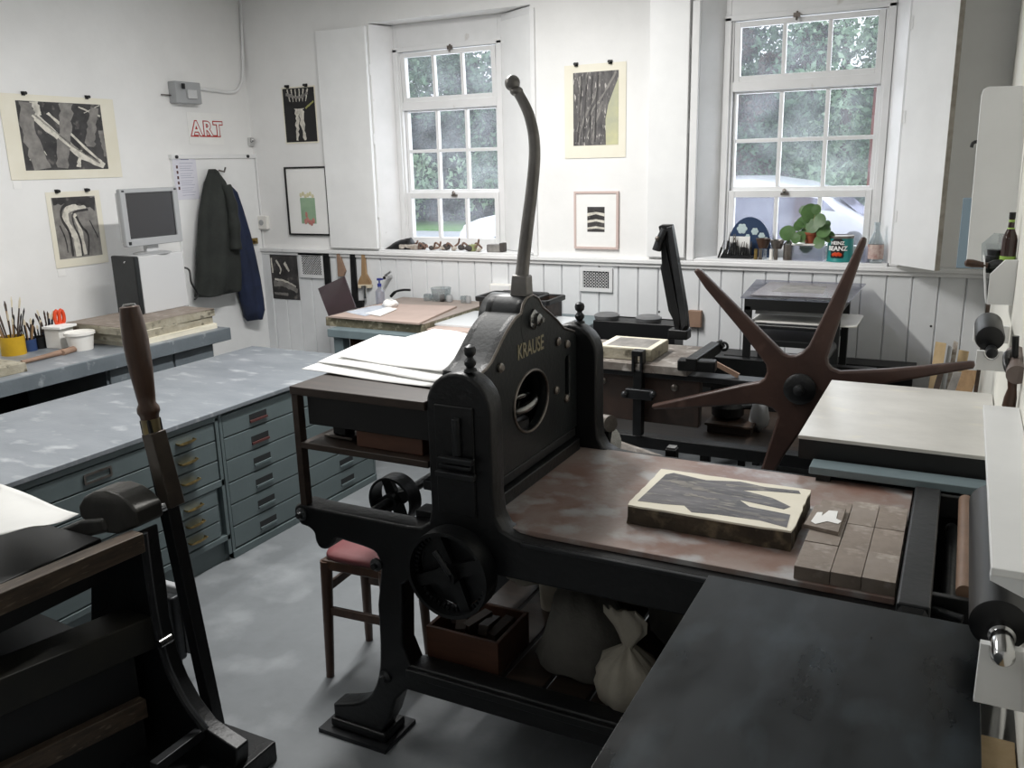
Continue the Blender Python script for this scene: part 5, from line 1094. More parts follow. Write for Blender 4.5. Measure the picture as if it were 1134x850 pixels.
im = [(.04, .12), (.06, .86), (.10, .93), (.34, .86), (.55, .95), (.72, .90), (.93, .93), (.95, .86), (.72, .80), (.60, .74), (.80, .66), (.93, .52), (.90, .44), (.80, .46), (.62, .50), (.70, .38), (.95, .34), (.965, .06), (.80, .12), (.55, .10), (.40, .06), (.33, .18), (.20, .14)]
mat('drawn_ink', '#726f72', '#4b4a4e', scale=8, rough=.5, detail=9, contrast=(.35, .62), third='#a09b90', third_range=(.55, .75), stretch=(1, 4, 1))
put('drawn_image', M().prism([Vector((*onst(u, v), zt)) for u, v in im], (0, 0, .0005)), 'drawn_ink', st)
m = M()
for k, (pts_, w0_, w1_) in enumerate((([(.12, .74), (.3, .64), (.42, .6)], .10, .05), ([(.3, .45), (.42, .42), (.5, .44)], .05, .02), ([(.5, .28), (.7, .22), (.94, .20)], .03, .06), ([(.48, .82), (.7, .86), (.9, .89)], .03, .03), ([(.55, .62), (.75, .60)], .04, .02))):
    m.prism([Vector((*onst(u_, v_), zt+.0006)) for u_, v_ in wig(pts_, w0_, w1_, k, amp=.6)], (0, 0, .0002))
put('pale_strokes', m, 'ink_half', st)
# wooden blocks paving the right of the bed
k = 0
wx = [-.268, -.215, -.160, -.105, -.056]; wy = [1.875, 2.02, 2.17, 2.33]
labs = ['leftmost', 'second', 'third', 'rightmost']; labr = ['nearest', 'middle', 'farthest']
rr = random.Random(8); mats_b = ['stone_block', mat('block_b', '#92867c', '#7c7168', scale=9, rough=.6, third='#a2968c', third_range=(.58, .7)), mat('block_c', '#958b83', '#857a70', scale=8, rough=.6, third='#b0a79e', third_range=(.58, .7))]
wxf = [-.268, -.19, -.125, -.056]
for i in range(3):
    for j in range(3):
        x0b, x1b = wxf[i]+.0008, wxf[i+1]-.0008; y0b, y1b = wy[j]+.0008+(.012 if i == 0 and j == 0 else 0)*0, wy[j+1]-.0008-(.02 if i == 0 and j == 2 else 0)
        props(put('wooden_block', M().box(x0b, x1b, y0b, y1b, BZt, BZt+.032+rr.uniform(-.001, .001)), mats_b[(i+2*j) % 3], bevel=.0006), 'worn wooden block on the press bed, %s row, %s' % (labr[j], ['left column beside the litho stone', 'middle column', 'right column against the iron end bar'][i]), 'block')
z_ = BZt+.0335; pp = [P(890, 584, z=z_), P(928, 593, z=z_), P(937, 566, z=z_), P(903, 562, z=z_)]
sm = thing('small_plate', 'small square dark plate with white paper scraps on the wooden blocks', 'plate', ((pp[0]+pp[2])/2)); put('plate', M().prism(pp, (0, 0, .01)), 'stone_block', sm, bevel=.001)
q = [P(898, 577, z=z_+.011), P(905, 567, z=z_+.011), P(911, 567, z=z_+.011), P(910, 571, z=z_+.011), P(918, 565, z=z_+.011), P(928, 566, z=z_+.011), P(926, 574, z=z_+.011), P(932, 577, z=z_+.011), P(928, 580, z=z_+.011), P(916, 577, z=z_+.011), P(903, 580, z=z_+.011)]
put('paper_scrap', M().prism(q, (0, 0, .0006)), 'paper', sm)
# black slab nearest the camera with its cabinet
bs = thing('black_slab_table', 'large black slab top in the right foreground over a cabinet', 'table', (-.16, 1.15, 0)); Zs = .85
xa, xb_, ya_, yb_ = P(785, 636, z=Zs).x, .096, .45, P(785, 636, z=Zs).y
put('slab', M().box(xa, xb_, ya_, yb_, Zs-.045, Zs), 'slab_black', bs, bevel=.002)
put('cabinet', M().box(xa+.04, xb_, ya_+.04, yb_-.03, .06, Zs-.045), 'black_paint', bs)
put('plinth', M().box(xa+.06, xb_-.02, ya_+.06, yb_-.05, 0, .06), 'black_paint', bs)
props(put('wooden_ledge', M().box(.098, WR-.002, .9, 1.40, .78, .80), 'wood_pale', bevel=.002), 'pale wooden ledge between the black slab and the right wall', 'ledge')
mat('zinc_dark', '#6d6e70', rough=.4, metal=.3)
# ================================================================== STAR-WHEEL PRESS (behind)
WYp = 3.45
sp = thing('star_wheel_press', 'old dark press with a big rusty five-armed star wheel, behind the lever press', 'printing press', (-.95, 4.0, 0))
arms = [(768, 301), (770, 298), (773, 298), (776, 300), (784, 308), (867, 391), (873, 393.5), (881, 393.5), (888, 390), (895, 383), (951, 267), (953, 263.5), (956, 262.5), (959, 265), (958.5, 270), (916, 396), (917, 403), (921, 408), (930, 411.5), (984, 409), (1074, 401), (1079, 401.5), (1080, 405), (1078, 408.5), (984, 425), (935, 434), (914, 440), (905, 448), (898, 460), (888, 476), (868, 505), (854, 530), (849, 531), (842, 529), (841, 524), (852, 490), (861, 462), (860, 457), (855, 452.5), (846, 449), (836, 447.5), (755, 452.5), (724, 453.5), (721, 451), (722, 448.5), (823, 426), (840, 423), (846, 419), (849, 412), (848, 404), (822, 369), (781, 320)]
hub = P(886, 430, y=WYp)
pp = [(P(a, b, y=WYp).x, P(a, b, y=WYp).z) for a, b in arms]
put('star_wheel', M().plate([pp], (0, WYp+.038, 0), X, Z, .038, .009), 'red_star', sp)
put('wheel_hub', M().lathe([(.062, 0), (.062, .012), (.05, .02), (.022, .022), (.02, .04), (.008, .046)], (hub.x, WYp-.002, hub.z), -Y, 30), 'iron_black', sp)
put('hub_nut', M().lathe([(.018, 0), (.018, .012), (.009, .016)], (hub.x, WYp-.04, hub.z), -Y, 6), 'iron_grey', sp)
FY = 3.60
zt = P(700, 412, y=FY).z; x0s = -1.72; x1s = P(868, 430, y=FY).x
put('wheel_shaft', M().cyl((hub.x, WYp+.03, hub.z), (hub.x, 4.30, hub.z), .03), 'iron_black', sp)
put('side_panel', M().box(x0s, -.95, FY, FY+.05, .55, zt), 'rust', sp, bevel=.004)
put('top_rail', M().box(x0s, .0, FY-.02, FY+.07, zt-.012, zt+.012), 'iron_grey', sp, bevel=.003)
put('side_panel', M().box(x0s, -.30, 4.30, 4.35, .55, zt-.06), 'iron_black', sp, bevel=.004)
zl = P(760, 490, y=FY).z
put('lower_rail', M().box(x0s, .05, FY-.02, FY+.05, zl-.045, zl+.01), 'iron_black', sp, bevel=.004)
put('lower_rail', M().box(x0s, .05, 4.30, 4.35, zl-.045, zl+.01), 'iron_black', sp, bevel=.004)
for x_ in (-1.68, -.30):
    for y_ in (FY-.01, 4.29): put('leg', M().box(x_, x_+.09, y_, y_+.06, 0, zt if y_ < 4 else zl), 'iron_black', sp, bevel=.006)
put('cross_beam', M().box(-.40, -.30, FY+.05, 4.30, zl, zl+.1), 'iron_black', sp, bevel=.004)
put('under_tray', M().box(x0s+.05, -.3, FY+.05, 4.30, zl-.04, zl-.02), 'wood_rack', sp)
b0, b1, b2, b3 = P(640, 395, z=zt+.05), P(759, 407, z=zt+.05), P(782, 384, z=zt+.05), P(657, 373, z=zt+.05)
mat('bed_worn', '#8b8680', '#5e554e', scale=9, rough=.5, third='#b5b0ab', third_range=(.56, .7), bump=.1)
put('press_bed', M().box(b0.x-.1, b1.x+.01, b1.y-.005, b2.y, zt+.012, zt+.05), 'bed_worn', sp, bevel=.003)
# scraper bridge arm at the right of its bed
cz = zt+.05
a_, b_ = P(765, 403, z=cz+.03), P(793, 384, z=cz+.03)
put('tympan_arm', M().beam(a_, b_, .05, .05).beam(b_, b_+Vector((.03, .0, .02)), .04, .04), 'iron_black', sp, bevel=.006)
put('arm_loop', M().tube([b_+Vector((.035+.018*math.cos(R(a)), 0, .005+.018*math.sin(R(a)))) for a in range(0, 360, 30)], .006, 8, closed=True), 'iron_grey', sp)
put('clamp_jaw', M().obox(P(772, 404, z=cz+.02), (.16, .06, .05), .1), 'iron_black', sp, bevel=.008)
put('pull_strap', M().beam(P(790, 401, z=cz+.02), P(818, 416, z=cz-.03), .012, .02), 'mallet_wood', sp)
# raised tympan: a thick tilted frame seen nearly edge-on
TYp = 4.15
tr = [(729, 250.5), (733, 248.5), (744, 248.5), (745.5, 256.5), (752, 293.5), (760, 341), (762, 362), (756, 374), (748, 371), (746.5, 362), (745, 354), (740, 344), (731, 296), (733, 291), (730.6, 259)]
put('raised_tympan', M().prism([P(a, b, y=TYp) for a, b in tr], (0, .035, 0)), 'iron_black', sp, bevel=.004)
put('tympan_leather', M().prism([P(a, b, y=TYp-.012) for a, b in [(731, 262), (735, 262), (753, 352), (752, 366), (746, 356), (733, 296)]], (0, .012, 0)), 'black_rubber', sp, bevel=.002)
put('tympan_edge', M().prism([P(a, b, y=TYp-.02) for a, b in [(738, 252), (744, 250), (759, 345), (760, 360), (755, 366)]], (0, .02, 0)), 'iron_grey', sp, bevel=.002)
put('tympan_handle', M().tube([P(736, 254, y=TYp-.02), P(730, 266, y=TYp-.03), P(727, 277, y=TYp-.03)], [.018, .018, .022], 12), 'iron_grey', sp)
q_ = P(728, 264, y=TYp-.05); put('knob', M().ball(q_, .012, 12), 'steel_worn', sp)
b_ = P(751, 377, z=cz); put('tympan_hinge', M().box(b_.x-.06, b_.x+.04, TYp-.02, TYp+.06, cz, cz+.05), 'iron_black', sp, bevel=.008)
c = P(768, 353, y=4.3); props(put('wood_bracket', M().box(c.x-.03, c.x+.03, WY-.09, WY-.014, 0, .0001), 'wood_tan'), 'x', 'x') if False else None
c = P(768, 352.5, y=WY-.03); props(put('wooden_block', M().box(c.x-.03, c.x+.05, WY-.05, WY-.014, c.z-.05, c.z+.05), 'mallet_wood', bevel=.003), 'small worn wooden block fixed to the boarding right of the raised tympan', 'block')
# clamp fork on the side panel
def pxbox(m, x0, y0, x1, y1, yy, th): a, b = P(x0, y1, y=yy), P(x1, y0, y=yy); return m.box(a.x, b.x, yy, yy+th, a.z, b.z)
m = M(); pxbox(m, 699, 392, 702.5, 412, FY-.05, .05); pxbox(m, 708, 392, 711.5, 412, FY-.05, .05); pxbox(m, 699, 389, 711.5, 394, FY-.05, .05)
put('clamp_fork', m, 'iron_black', sp, bevel=.003)
m = M(); pxbox(m, 700, 410, 711, 482, FY-.045, .045); put('clamp_bar', m, 'iron_black', sp, bevel=.004)
m = M(); pxbox(m, 692, 433, 722, 441, FY-.06, .03); put('clamp_crossbar', m, 'iron_grey', sp, bevel=.004)
for px in (691.5, 723): c = P(px, 436.5, y=FY-.07); put('bolt', M().ball((c.x, c.y, c.z), .016, 12), 'iron_grey', sp)
for a, b in ((668, 421), (747, 429)): c = P(a, b, y=FY); put('bolt', M().lathe([(.016, 0), (.016, .006), (.008, .012)], (c.x, FY, c.z), -Y, 12), 'steel_worn', sp)
c = P(672, 430, y=FY-.02); 
# stone on its bed
q = [P(657.7, 383, z=cz+.055), P(722.6, 387, z=cz+.055), P(737, 375.5, z=cz+.055), P(675, 371, z=cz+.055)]
xa_, xb2, ya2, yb2 = q[0].x+.01, q[1].x, (q[0].y+q[1].y)/2, (q[2].y+q[3].y)/2
st = thing('litho_stone', 'pale litho stone on the bed of the star wheel press', 'litho stone', ((xa_+xb2)/2, (ya2+yb2)/2, cz+.001))
put('stone_block', M().box(xa_, xb2, ya2, yb2, cz+.001, cz+.054), 'stone_pale', st, bevel=.004); put('cream_margin', M().box(xa_+.003, xb2-.003, ya2+.003, yb2-.003, cz+.054, cz+.056), 'stone_cream', st)
put('grey_image', M().box(xa_+.035, xb2-.03, ya2+.03, yb2-.03, cz+.056, cz+.0565), 'print_mid', st)
# black tray with papers behind the stone
t0, t1 = P(653, 371, y=4.5), P(737, 373, y=4.5)
z0b = P(950, 399, y=4.98).z
tr_ = thing('black_tray', 'long black tray against the boarding behind the star wheel press', 'tray', ((t0.x+t1.x)/2, 4.7, zt-.05))
zt2 = P(700, 362, y=4.75).z
put('tray_side', M().hexa([(t0.x-.02, 4.74, cz-.02), (t1.x+.02, 4.74, cz-.02), (t1.x+.02, 4.78, cz-.02), (t0.x-.02, 4.78, cz-.02), (t0.x+.02, 4.76, zt2), (t1.x+.02, 4.76, zt2), (t1.x+.02, 4.79, zt2), (t0.x+.02, 4.79, zt2)]), 'black_rubber', tr_)
put('tray_floor', M().box(t0.x-.02, t1.x+.02, 4.60, 4.78, z0b+.001, cz-.02), 'black_rubber', tr_, bevel=.004)
for k, px in enumerate((672, 718)): c = P(px, 371, y=4.68); props(put('round_tin', M().lathe([(.07, 0), (.075, .02), (.06, .03)], (c.x, 4.68, cz-.019), Z, 24), 'zinc_dark'), ('left' if k == 0 else 'right')+' grey round lid lying in the black tray behind the star wheel press', 'lid')
# floor clutter under the star press
bxm = thing('wooden_box', 'dark wooden box with a round iron weight on it under the star wheel press', 'box', (-.98, 3.95, zl-.02))
c0, c1 = P(783, 470, y=3.85), P(830, 495, y=3.85)
put('box_body', M().box(c0.x, c1.x, 3.85, 4.1, zl-.019, c0.z), 'wood_rack', bxm, bevel=.003); put('lid', M().box(c0.x-.01, c1.x+.01, 3.84, 4.11, c0.z, c0.z+.012), 'wood_dark', bxm, bevel=.002)
c = P(805, 462, y=3.95); wt = thing('iron_weight', 'round dark iron weight with a handle on the wooden box under the star wheel press', 'weight', (c.x, 3.96, c0.z+.012)); put('weight_body', M().lathe([(.05, 0), (.075, .02), (.075, .06), (.055, .085), (.0, .09)], wt.location, Z, 24), 'black_rubber', wt); put('handle', M().tube([wt.location+Vector((.06, 0, .06)), wt.location+Vector((.12, 0, .065)), wt.location+Vector((.15, 0, .05))], .012, 8), 'iron_black', wt)
c = P(838, 475, y=3.9); props(put('pale_cloth', M().ball((c.x, 3.95, zl+.06), .075, 14, (.6, .5, 1.05)).jitter(.006, 2), 'plastic_grey', smooth=70), 'pale grey rag standing beside the iron weight under the star wheel press', 'rag')
# pieces behind the near press's bed
c = P(667, 469, y=2.78); t = thing('roller_end', 'steel roller end with a pale disc behind the bed of the lever press', 'roller', (c.x, 2.78, 0)); put('steel_end', M().cyl((c.x-.03, 2.80, c.z), (c.x+.04, 2.76, c.z+.01), .03), 'steel_worn', t); put('pale_disc', M().lathe([(.07, 0), (.07, .012)], P(667, 490, y=2.80), (.7, -.7, .3), 28), 'steel', t); put('stand', M().box(c.x-.02, c.x+.02, 2.79, 2.83, 0, c.z-.02), 'iron_black', t)
bd = [P(676, 489, y=2.95), P(683, 489, y=2.95), P(738, 508, y=2.85), P(736, 516, y=2.85), P(676, 505, y=2.9)]
props(put('grey_board', M().prism(bd, (0, .02, 0)).box(bd[0].x, bd[0].x+.05, 2.93, 2.97, 0, bd[4].z), 'bed_worn'), 'greyish worn board leaning behind the bed of the lever press', 'board')
c = P(743, 506, y=2.66); pg = thing('steel_peg', 'square topped iron peg standing behind the litho stone at the bed edge', 'peg', (c.x, 2.67, 0)); put('post', M().box(c.x-.018, c.x+.018, 2.65, 2.69, 0, P(743, 497, y=2.66).z), 'iron_black', pg, bevel=.003); put('steel_cap', M().box(c.x-.014, c.x+.014, 2.654, 2.686, P(743, 497, y=2.66).z, P(743, 497, y=2.66).z+.006), 'steel', pg)
# ================================================================== LOW BLACK BENCH ON THE BACK WALL
z0 = P(950, 399, y=4.98).z
lb = thing('black_low_bench', 'long low black bench along the boarding behind the star wheel', 'bench', (-.7, 5.0, 0))
put('top', M().box(-1.55, P(1015, 404, y=5.0).x, 4.88, WY-.055, z0-.04, z0), 'black_rubber', lb, bevel=.004)
for x_ in (-1.88, -1.20): put('leg', M().box(x_, x_+.05, 4.6, 4.65, 0, z0-.04), 'black_paint', lb)
put('side_top', M().box(-1.90, -1.15, 4.58, 4.879, z0-.04, z0), 'black_rubber', lb, bevel=.004)
for x_ in (-1.53, -.9, P(1015, 404, y=5.0).x-.06): put('leg', M().box(x_, x_+.05, 4.9, 4.95, 0, z0-.04), 'black_paint', lb)
put('back_board', M().box(-1.53, P(1015, 404, y=5.0).x-.02, WY-.075, WY-.055, .05, z0-.04), 'black_paint', lb)
# ================================================================== CART UNDER THE RIGHT WINDOW
CYf, CZt = 4.37, 1.02
xl, xr = P(824, 340, y=CYf).x, P(931, 345, y=CYf).x
ca = thing('black_cart', 'black metal cart with trays under the right window', 'cart', ((xl+xr)/2, 4.55, 0))
zr0 = P(870, 345, y=CYf).z
for x_ in (xl, xr-.035):
    for y_ in (CYf, 4.75): put('leg', M().box(x_, x_+.035, y_, y_+.035, 0, zr0+.02), 'black_paint', ca, bevel=.003)
put('top_frame', M().plate([rrect(xl, CYf, xr, 4.785, .003), rrect(xl+.035, CYf+.035, xr-.035, 4.75, .003)[::-1]], (0, 0, zr0), X, Y, CZt-.012-zr0), 'black_paint', ca)
z1 = P(870, 357, y=CYf).z; z2 = P(870, 378, y=CYf).z
put('shelf', M().box(xl+.035, xr-.035, CYf, 4.785, z2-.03, z2), 'black_paint', ca, bevel=.002)
put('inner_tray', M().box(xl+.05, xr-.05, CYf+.03, 4.75, z1+.03, z1+.05), 'plastic_grey', ca, bevel=.002)
put('bottom_shelf', M().box(xl+.0, xr, CYf, 4.785, .18, .21), 'black_paint', ca)
put('tray_rail', M().cyl((xl+.05, CYf-.01, z1-.02), (xr-.06, CYf-.01, z1-.02), .006), 'chrome', ca)
for y_ in (CYf+.01, 4.76): put('runner', M().box(xl+.035, xr-.035, y_, y_+.01, z1-.04, z1-.012), 'iron_grey', ca)
ws = thing('white_tray_sheet', 'white plastic sheet lying on the runners of the black cart, sticking out to the right', 'sheet', ((xl+xr)/2, 4.55, z1-.01))
xe = P(951, 361, y=4.5).x; put('sheet', M().plate([rrect(xl+.03, CYf+.02, xe, 4.74, .03)], (0, 0, z1-.011), X, Y, .008, .002), 'plastic_white', ws)
tp = [P(820, 328, z=CZt), P(940, 333, z=CZt), P(959, 313, z=CZt), P(838, 308, z=CZt)]
for p in tp: p.y = min(p.y, WY-.05)
cp = thing('plastic_sheet', 'big clear plastic sheet lying on top of the black cart', 'sheet', (tp[0]+tp[2])/2)
tp2 = [p-Z*.010 for p in tp]
put('sheet', M().prism(tp2, (0, 0, .006)), 'clear_plastic', cp, bevel=.001)
def lerp4(u, v): return (tp[0]*(1-u)+tp[1]*u)*(1-v)+(tp[3]*(1-u)+tp[2]*u)*v
put('grey_plate', M().prism([lerp4(.08, .1)-Z*.0038, lerp4(.9, .1)-Z*.0038, lerp4(.85, .85)-Z*.0038, lerp4(.15, .85)-Z*.0038], (0, 0, .004)), mat('zinc', '#9b969b', '#aaa5aa', scale=5, rough=.25, metal=.6), cp)
put('image_patch', M().prism([lerp4(.25, .3), lerp4(.72, .3), lerp4(.7, .7), lerp4(.32, .7)], (0, 0, .001)), 'print_mid', cp)
# ================================================================== RIGHT: MARBLE SLAB CABINET
Zm = .88
q = [P(887, 482, z=Zm), P(1085, 504, z=Zm), P(1099, 437, z=Zm), P(919, 419, z=Zm)]
mx0, my0, my1 = (q[0].x+q[3].x)/2, (q[0].y+q[1].y)/2, (q[2].y+q[3].y)/2
mc = thing('marble_top_cabinet', 'black cabinet with a pale marble slab top by the right wall', 'cabinet', (-.1, (my0+my1)/2, 0))
put('marble_slab', M().box(mx0, WR-.004, my0, my1, Zm-.012, Zm), 'marble', mc, bevel=.002)
put('black_edge', M().box(mx0+.002, WR-.004, my0+.003, my1-.003, Zm-.075, Zm-.012), 'black_paint', mc, bevel=.003)
put('carcass', M().box(mx0+.05, WR-.004, my0+.09, my1-.05, .05, Zm-.075), 'black_paint', mc)
put('plinth', M().box(mx0+.08, WR-.02, my0+.12, my1-.08, 0, .05), 'black_paint', mc)
zb_ = .815; q = [P(896, 516, z=zb_), P(899, 507, z=zb_)]
bb = thing('blue_grey_bar', 'long blue-grey painted wooden bar in front of the marble slab', 'bar', (-.1, q[0].y+.03, 0))
put('bar', M().box(q[0].x, WR-.005, q[0].y, q[1].y, zb_-.024, zb_), 'blue_bar', bb, bevel=.003)
put('post', M().box(WR-.06, WR-.01, q[0].y+.005, q[1].y-.005, 0, zb_-.024), 'blue_bar', bb)
put('post', M().box(q[0].x+.02, q[0].x+.06, q[0].y+.005, q[1].y-.005, 0, zb_-.024), 'black_paint', bb)
# ================================================================== RIGHT WALL
zn = 1.15
q = [P(1098, 628, z=zn), P(1083, 447, z=zn)]
nb = thing('white_shelf_board', 'thick white board sticking out over the black roller on the right wall', 'shelf', (.11, 1.7, zn-.03))
put('board', M().box(q[0].x, WR-.001, q[0].y, q[1].y, zn-.012, zn), 'shutter_white', nb, bevel=.002)
put('sloped_apron', M().prism([(q[0].x+.0, q[0].y+.002, zn-.012), (WR-.001, q[0].y+.002, zn-.012), (WR-.001, q[0].y+.002, zn-.05), (q[0].x+.0, q[0].y+.002, zn-.02)], (0, .02, 0)), 'panel_white', nb)
# big black roller in its U brackets
rc = P(1106, 688, y=1.40)
def bracket(y, cx_, cz_, r, x0, zbot, ztop, label, th=.014):
    t = thing('roller_bracket', label, 'bracket', (WR-.01, y, zbot)); x1 = WR-.001
    u = circ(cx_, cz_, r, 14, a0=180, a1=360); pts = [(x0, zbot), (x1, zbot), (x1, ztop)]+([(cx_+r, ztop)] if cx_+r < x1-.002 else [])
    arc = [p for p in u[::-1] if p[0] < x1-.001]
    put('plate', M().plate([[(x0, zbot), (x1, zbot), (x1, (ztop if cx_+r < x1-.002 else arc[0][1]))]+([(cx_+r, ztop)] if cx_+r < x1-.002 else [])+arc+[(cx_-r, ztop), (x0, ztop)]], (0, y+th, 0), X, Z, th, .001), 'shutter_white', t)
    return t
bzt = P(1085, 712, y=1.335).z; bzb = P(1085, 778, y=1.335).z
bracket(1.335, rc.x+.004, rc.z-.012, .016, P(1078, 775, y=1.335).x, bzb, bzt, 'white U-notched bracket holding the chromed end of the big black roller')
ro = thing('ink_roller', 'big black ink roller with a chromed spindle resting on the right wall brackets', 'roller', (rc.x, 1.7, rc.z-.05))
put('roller_body', M().lathe([(.036, 0), (.041, .003), (.041, .53), (.036, .535)], (rc.x, 1.385, rc.z), Y, 40), 'black_rubber', ro)
put('spindle', M().lathe([(.003, 0), (.012, .002), (.016, .008), (.016, .065), (.019, .068), (.019, .085), (.010, .088), (.010, .70)], (rc.x+.004, 1.30, rc.z-.012+.004), Y, 28), 'chrome', ro)
rd = P(1090, 600, y=1.7)
props(put('wooden_strip', M().beam(P(1070, 562, y=1.95), P(1077, 690, y=1.42), .01, .03), 'mallet_wood', bevel=.002), 'x', 'x') if False else None
# far roller
rc = P(1096, 372, y=2.62); r2_ = P(1113, 372, y=2.62).x-rc.x
bracket(2.55, rc.x+.006, P(1098, 392, y=2.55).z, .016, P(1080.5, 400, y=2.55).x, P(1090, 410, y=2.55).z, P(1082, 388, y=2.55).z, 'white notched bracket holding the short black roller by the corner')
ro = thing('short_black_roller', 'short fat black roller hung on the right wall beside the marble slab', 'roller', (rc.x, 2.75, rc.z-.05))
put('roller_body', M().lathe([(r2_*.6, 0), (r2_*.92, .006), (r2_, .02), (r2_, .22), (r2_*.9, .23)], (rc.x, 2.575, rc.z), Y, 36), 'black_rubber', ro)
put('handle_end', M().lathe([(.006, -.03), (.013, -.028), (.015, -.01), (.013, .04)], (rc.x+.006, 2.55, rc.z-.028), Y, 22), 'iron_grey', ro)
props(put('white_wall_board', M().box(P(1077, 378, y=2.85).x, WR-.001, 2.86, 2.875, P(1080, 379, y=2.85).z, P(1080, 360, y=2.85).z), 'shutter_white', bevel=.002), 'small white board behind the short black roller', 'board')
# brayer hanging
c = P(1126, 408, y=2.2)
br_ = thing('brayer', 'hand roller with a brown wooden handle hanging on the right wall', 'roller', (c.x, 2.2, c.z-.12))
put('roller_body', M().cyl((c.x, 2.17, c.z-.008), (c.x-.0, 2.30, c.z+.012), .022, seg=26), mat('roller_brown', '#6f625c', rough=.5), br_)
put('fork', M().tube(bez([P(1122, 420, y=2.18), P(1115, 405, y=2.2), P(1115, 393, y=2.24), P(1121, 390, y=2.28)], 6), .008, 10), 'iron_black', br_)
put('hanging_bar', M().cyl(P(1124, 395, y=2.22), P(1125, 372, y=2.22), .007, seg=12), 'iron_black', br_)
put('handle', M().tube([P(1121, 421, y=2.2), P(1121, 430, y=2.2), P(1119, 440, y=2.2), P(1117, 450, y=2.2)], [.010, .009, .013, .014], 16), 'wood_brown', br_)
# panel with rounded corner
YP = 3.2
pts = [(1070, 290), (1134.5, 290), (1140, 94.5), (1095, 96), (1089, 99), (1086.5, 106)]
pts = [P(a, b, y=YP) for a, b in pts]; 
for p in pts: p.x = min(p.x, WR-.001)
props(put('partition_board', M().prism(pts, (0, .02, 0)), 'shutter_white', bevel=.002), 'tall white panel with a rounded corner sticking out from the right wall', 'panel')
props(put('blue_plastic_sheet', M().box(P(1063.5, 250, y=4.3).x, WR-.002, 4.3, 4.31, P(1065, 297, y=4.3).z, P(1067, 219, y=4.3).z), 'blue_plastic', bevel=.003), 'blue-grey plastic sheet behind the white panel near the corner', 'sheet')
c = P(1076, 160, y=3.6); props(put('coat_hook', M().tube(bez([(WR, 3.6, c.z-.01), (c.x+.02, 3.6, c.z+.01), (c.x, 3.6, c.z-.01)], 5), .006, 8), 'black_paint'), 'black hook poking out behind the white panel', 'hook')
# white holder with bottle, jar and brush
YH = 2.85
hd = thing('white_wall_box', 'white wall box with a cut corner holding a beer bottle and brushes', 'box', (.12, YH+.1, P(1100, 337, y=YH).z))
pf = [P(a, b, y=YH) for a, b in [(1093, 337), (1127, 338), (1131, 288), (1113, 288), (1096, 304)]]
for p in pf: p.x = min(p.x, WR-.0005)
put('front_plate', M().prism(pf, (0, .012, 0)), 'shutter_white', hd, bevel=.001)
zf = pf[0].z; hx0 = pf[0].x
put('box_floor', M().box(hx0-.0, WR-.001, YH+.012, YH+.22, zf+.07, zf+.078), 'shutter_white', hd)
put('side_plate', M().hexa([(hx0-.004, YH+.012, zf), (hx0, YH+.012, zf), (hx0, YH+.22, zf), (hx0-.004, YH+.22, zf), (hx0-.02, YH+.012, zf+.12), (hx0-.016, YH+.012, zf+.12), (hx0-.016, YH+.22, zf+.12), (hx0-.02, YH+.22, zf+.12)]), 'shutter_white', hd)
pb = [P(a, b, y=YH+.215) for a, b in [(1087, 297), (1127, 297), (1127, 260), (1101, 258), (1087, 270)]]
for p in pb: p.x = min(p.x, WR-.0005)
put('clear_back', M().prism(pb, (0, .004, 0)), 'clear_glass', hd)
c = P(1120, 250, y=YH+.09); zb_ = zf+.079
h_ = P(1122, 235, y=YH+.09).z-zb_; bo = thing('beer_bottle', 'brown beer bottle with green label standing in the white wall box', 'bottle', (c.x, YH+.09, zb_)); rb = (P(1128.5, 262, y=YH+.09).x-P(1110.5, 262, y=YH+.09).x)/2
put('bottle', M().lathe([(rb*.95, 0), (rb, .006), (rb, h_*.56), (rb*.85, h_*.63), (rb*.42, h_*.75), (rb*.36, h_*.96)], bo.location, Z, 28), 'bottle_brown', bo)
put('neck_label', M().lathe([(rb*.52, h_*.735), (rb*.4, h_*.76), (rb*.39, h_*.88), (rb*.36, h_*.885)], bo.location, Z, 24, cap=False), 'label_green', bo)
put('cap', M().lathe([(rb*.38, h_*.9), (rb*.42, h_*.905), (rb*.42, h_), (rb*.36, h_)], bo.location, Z, 18), 'black_paint', bo)
put('body_label', M().lathe([(rb*1.02, h_*.08), (rb*1.02, h_*.3)], bo.location, Z, 28, cap=False), 'label_green', bo)
c = P(1101, 290, y=YH+.12); props(put('dark_jar', M().lathe([(.022, 0), (.024, .004), (.024, .05), (.021, .053), (.022, .068), (.001, .068)], (c.x, YH+.12, zb_), Z, 24), 'iron_grey'), 'squat dark glass jar beside the beer bottle in the white wall box', 'jar')
a_, b_, e_ = P(1068, 290.5, y=YH+.02), P(1094, 294, y=YH+.02), P(1109, 290, y=YH+.06)
bs_ = thing('wooden_handle_tool', 'tool with a turned wooden handle lying across the white wall box', 'tool', (a_+b_)/2)
d_ = b_-a_; put('handle', M().tube([a_, a_+d_*.08, a_+d_*.35, a_+d_*.7, b_], [.004, .011, .012, .009, .008], 14), 'wood_brown', bs_); put('ferrule', M().tube([b_, b_+(e_-b_)*.5, e_], [.009, .012, .008], 12), 'iron_grey', bs_)
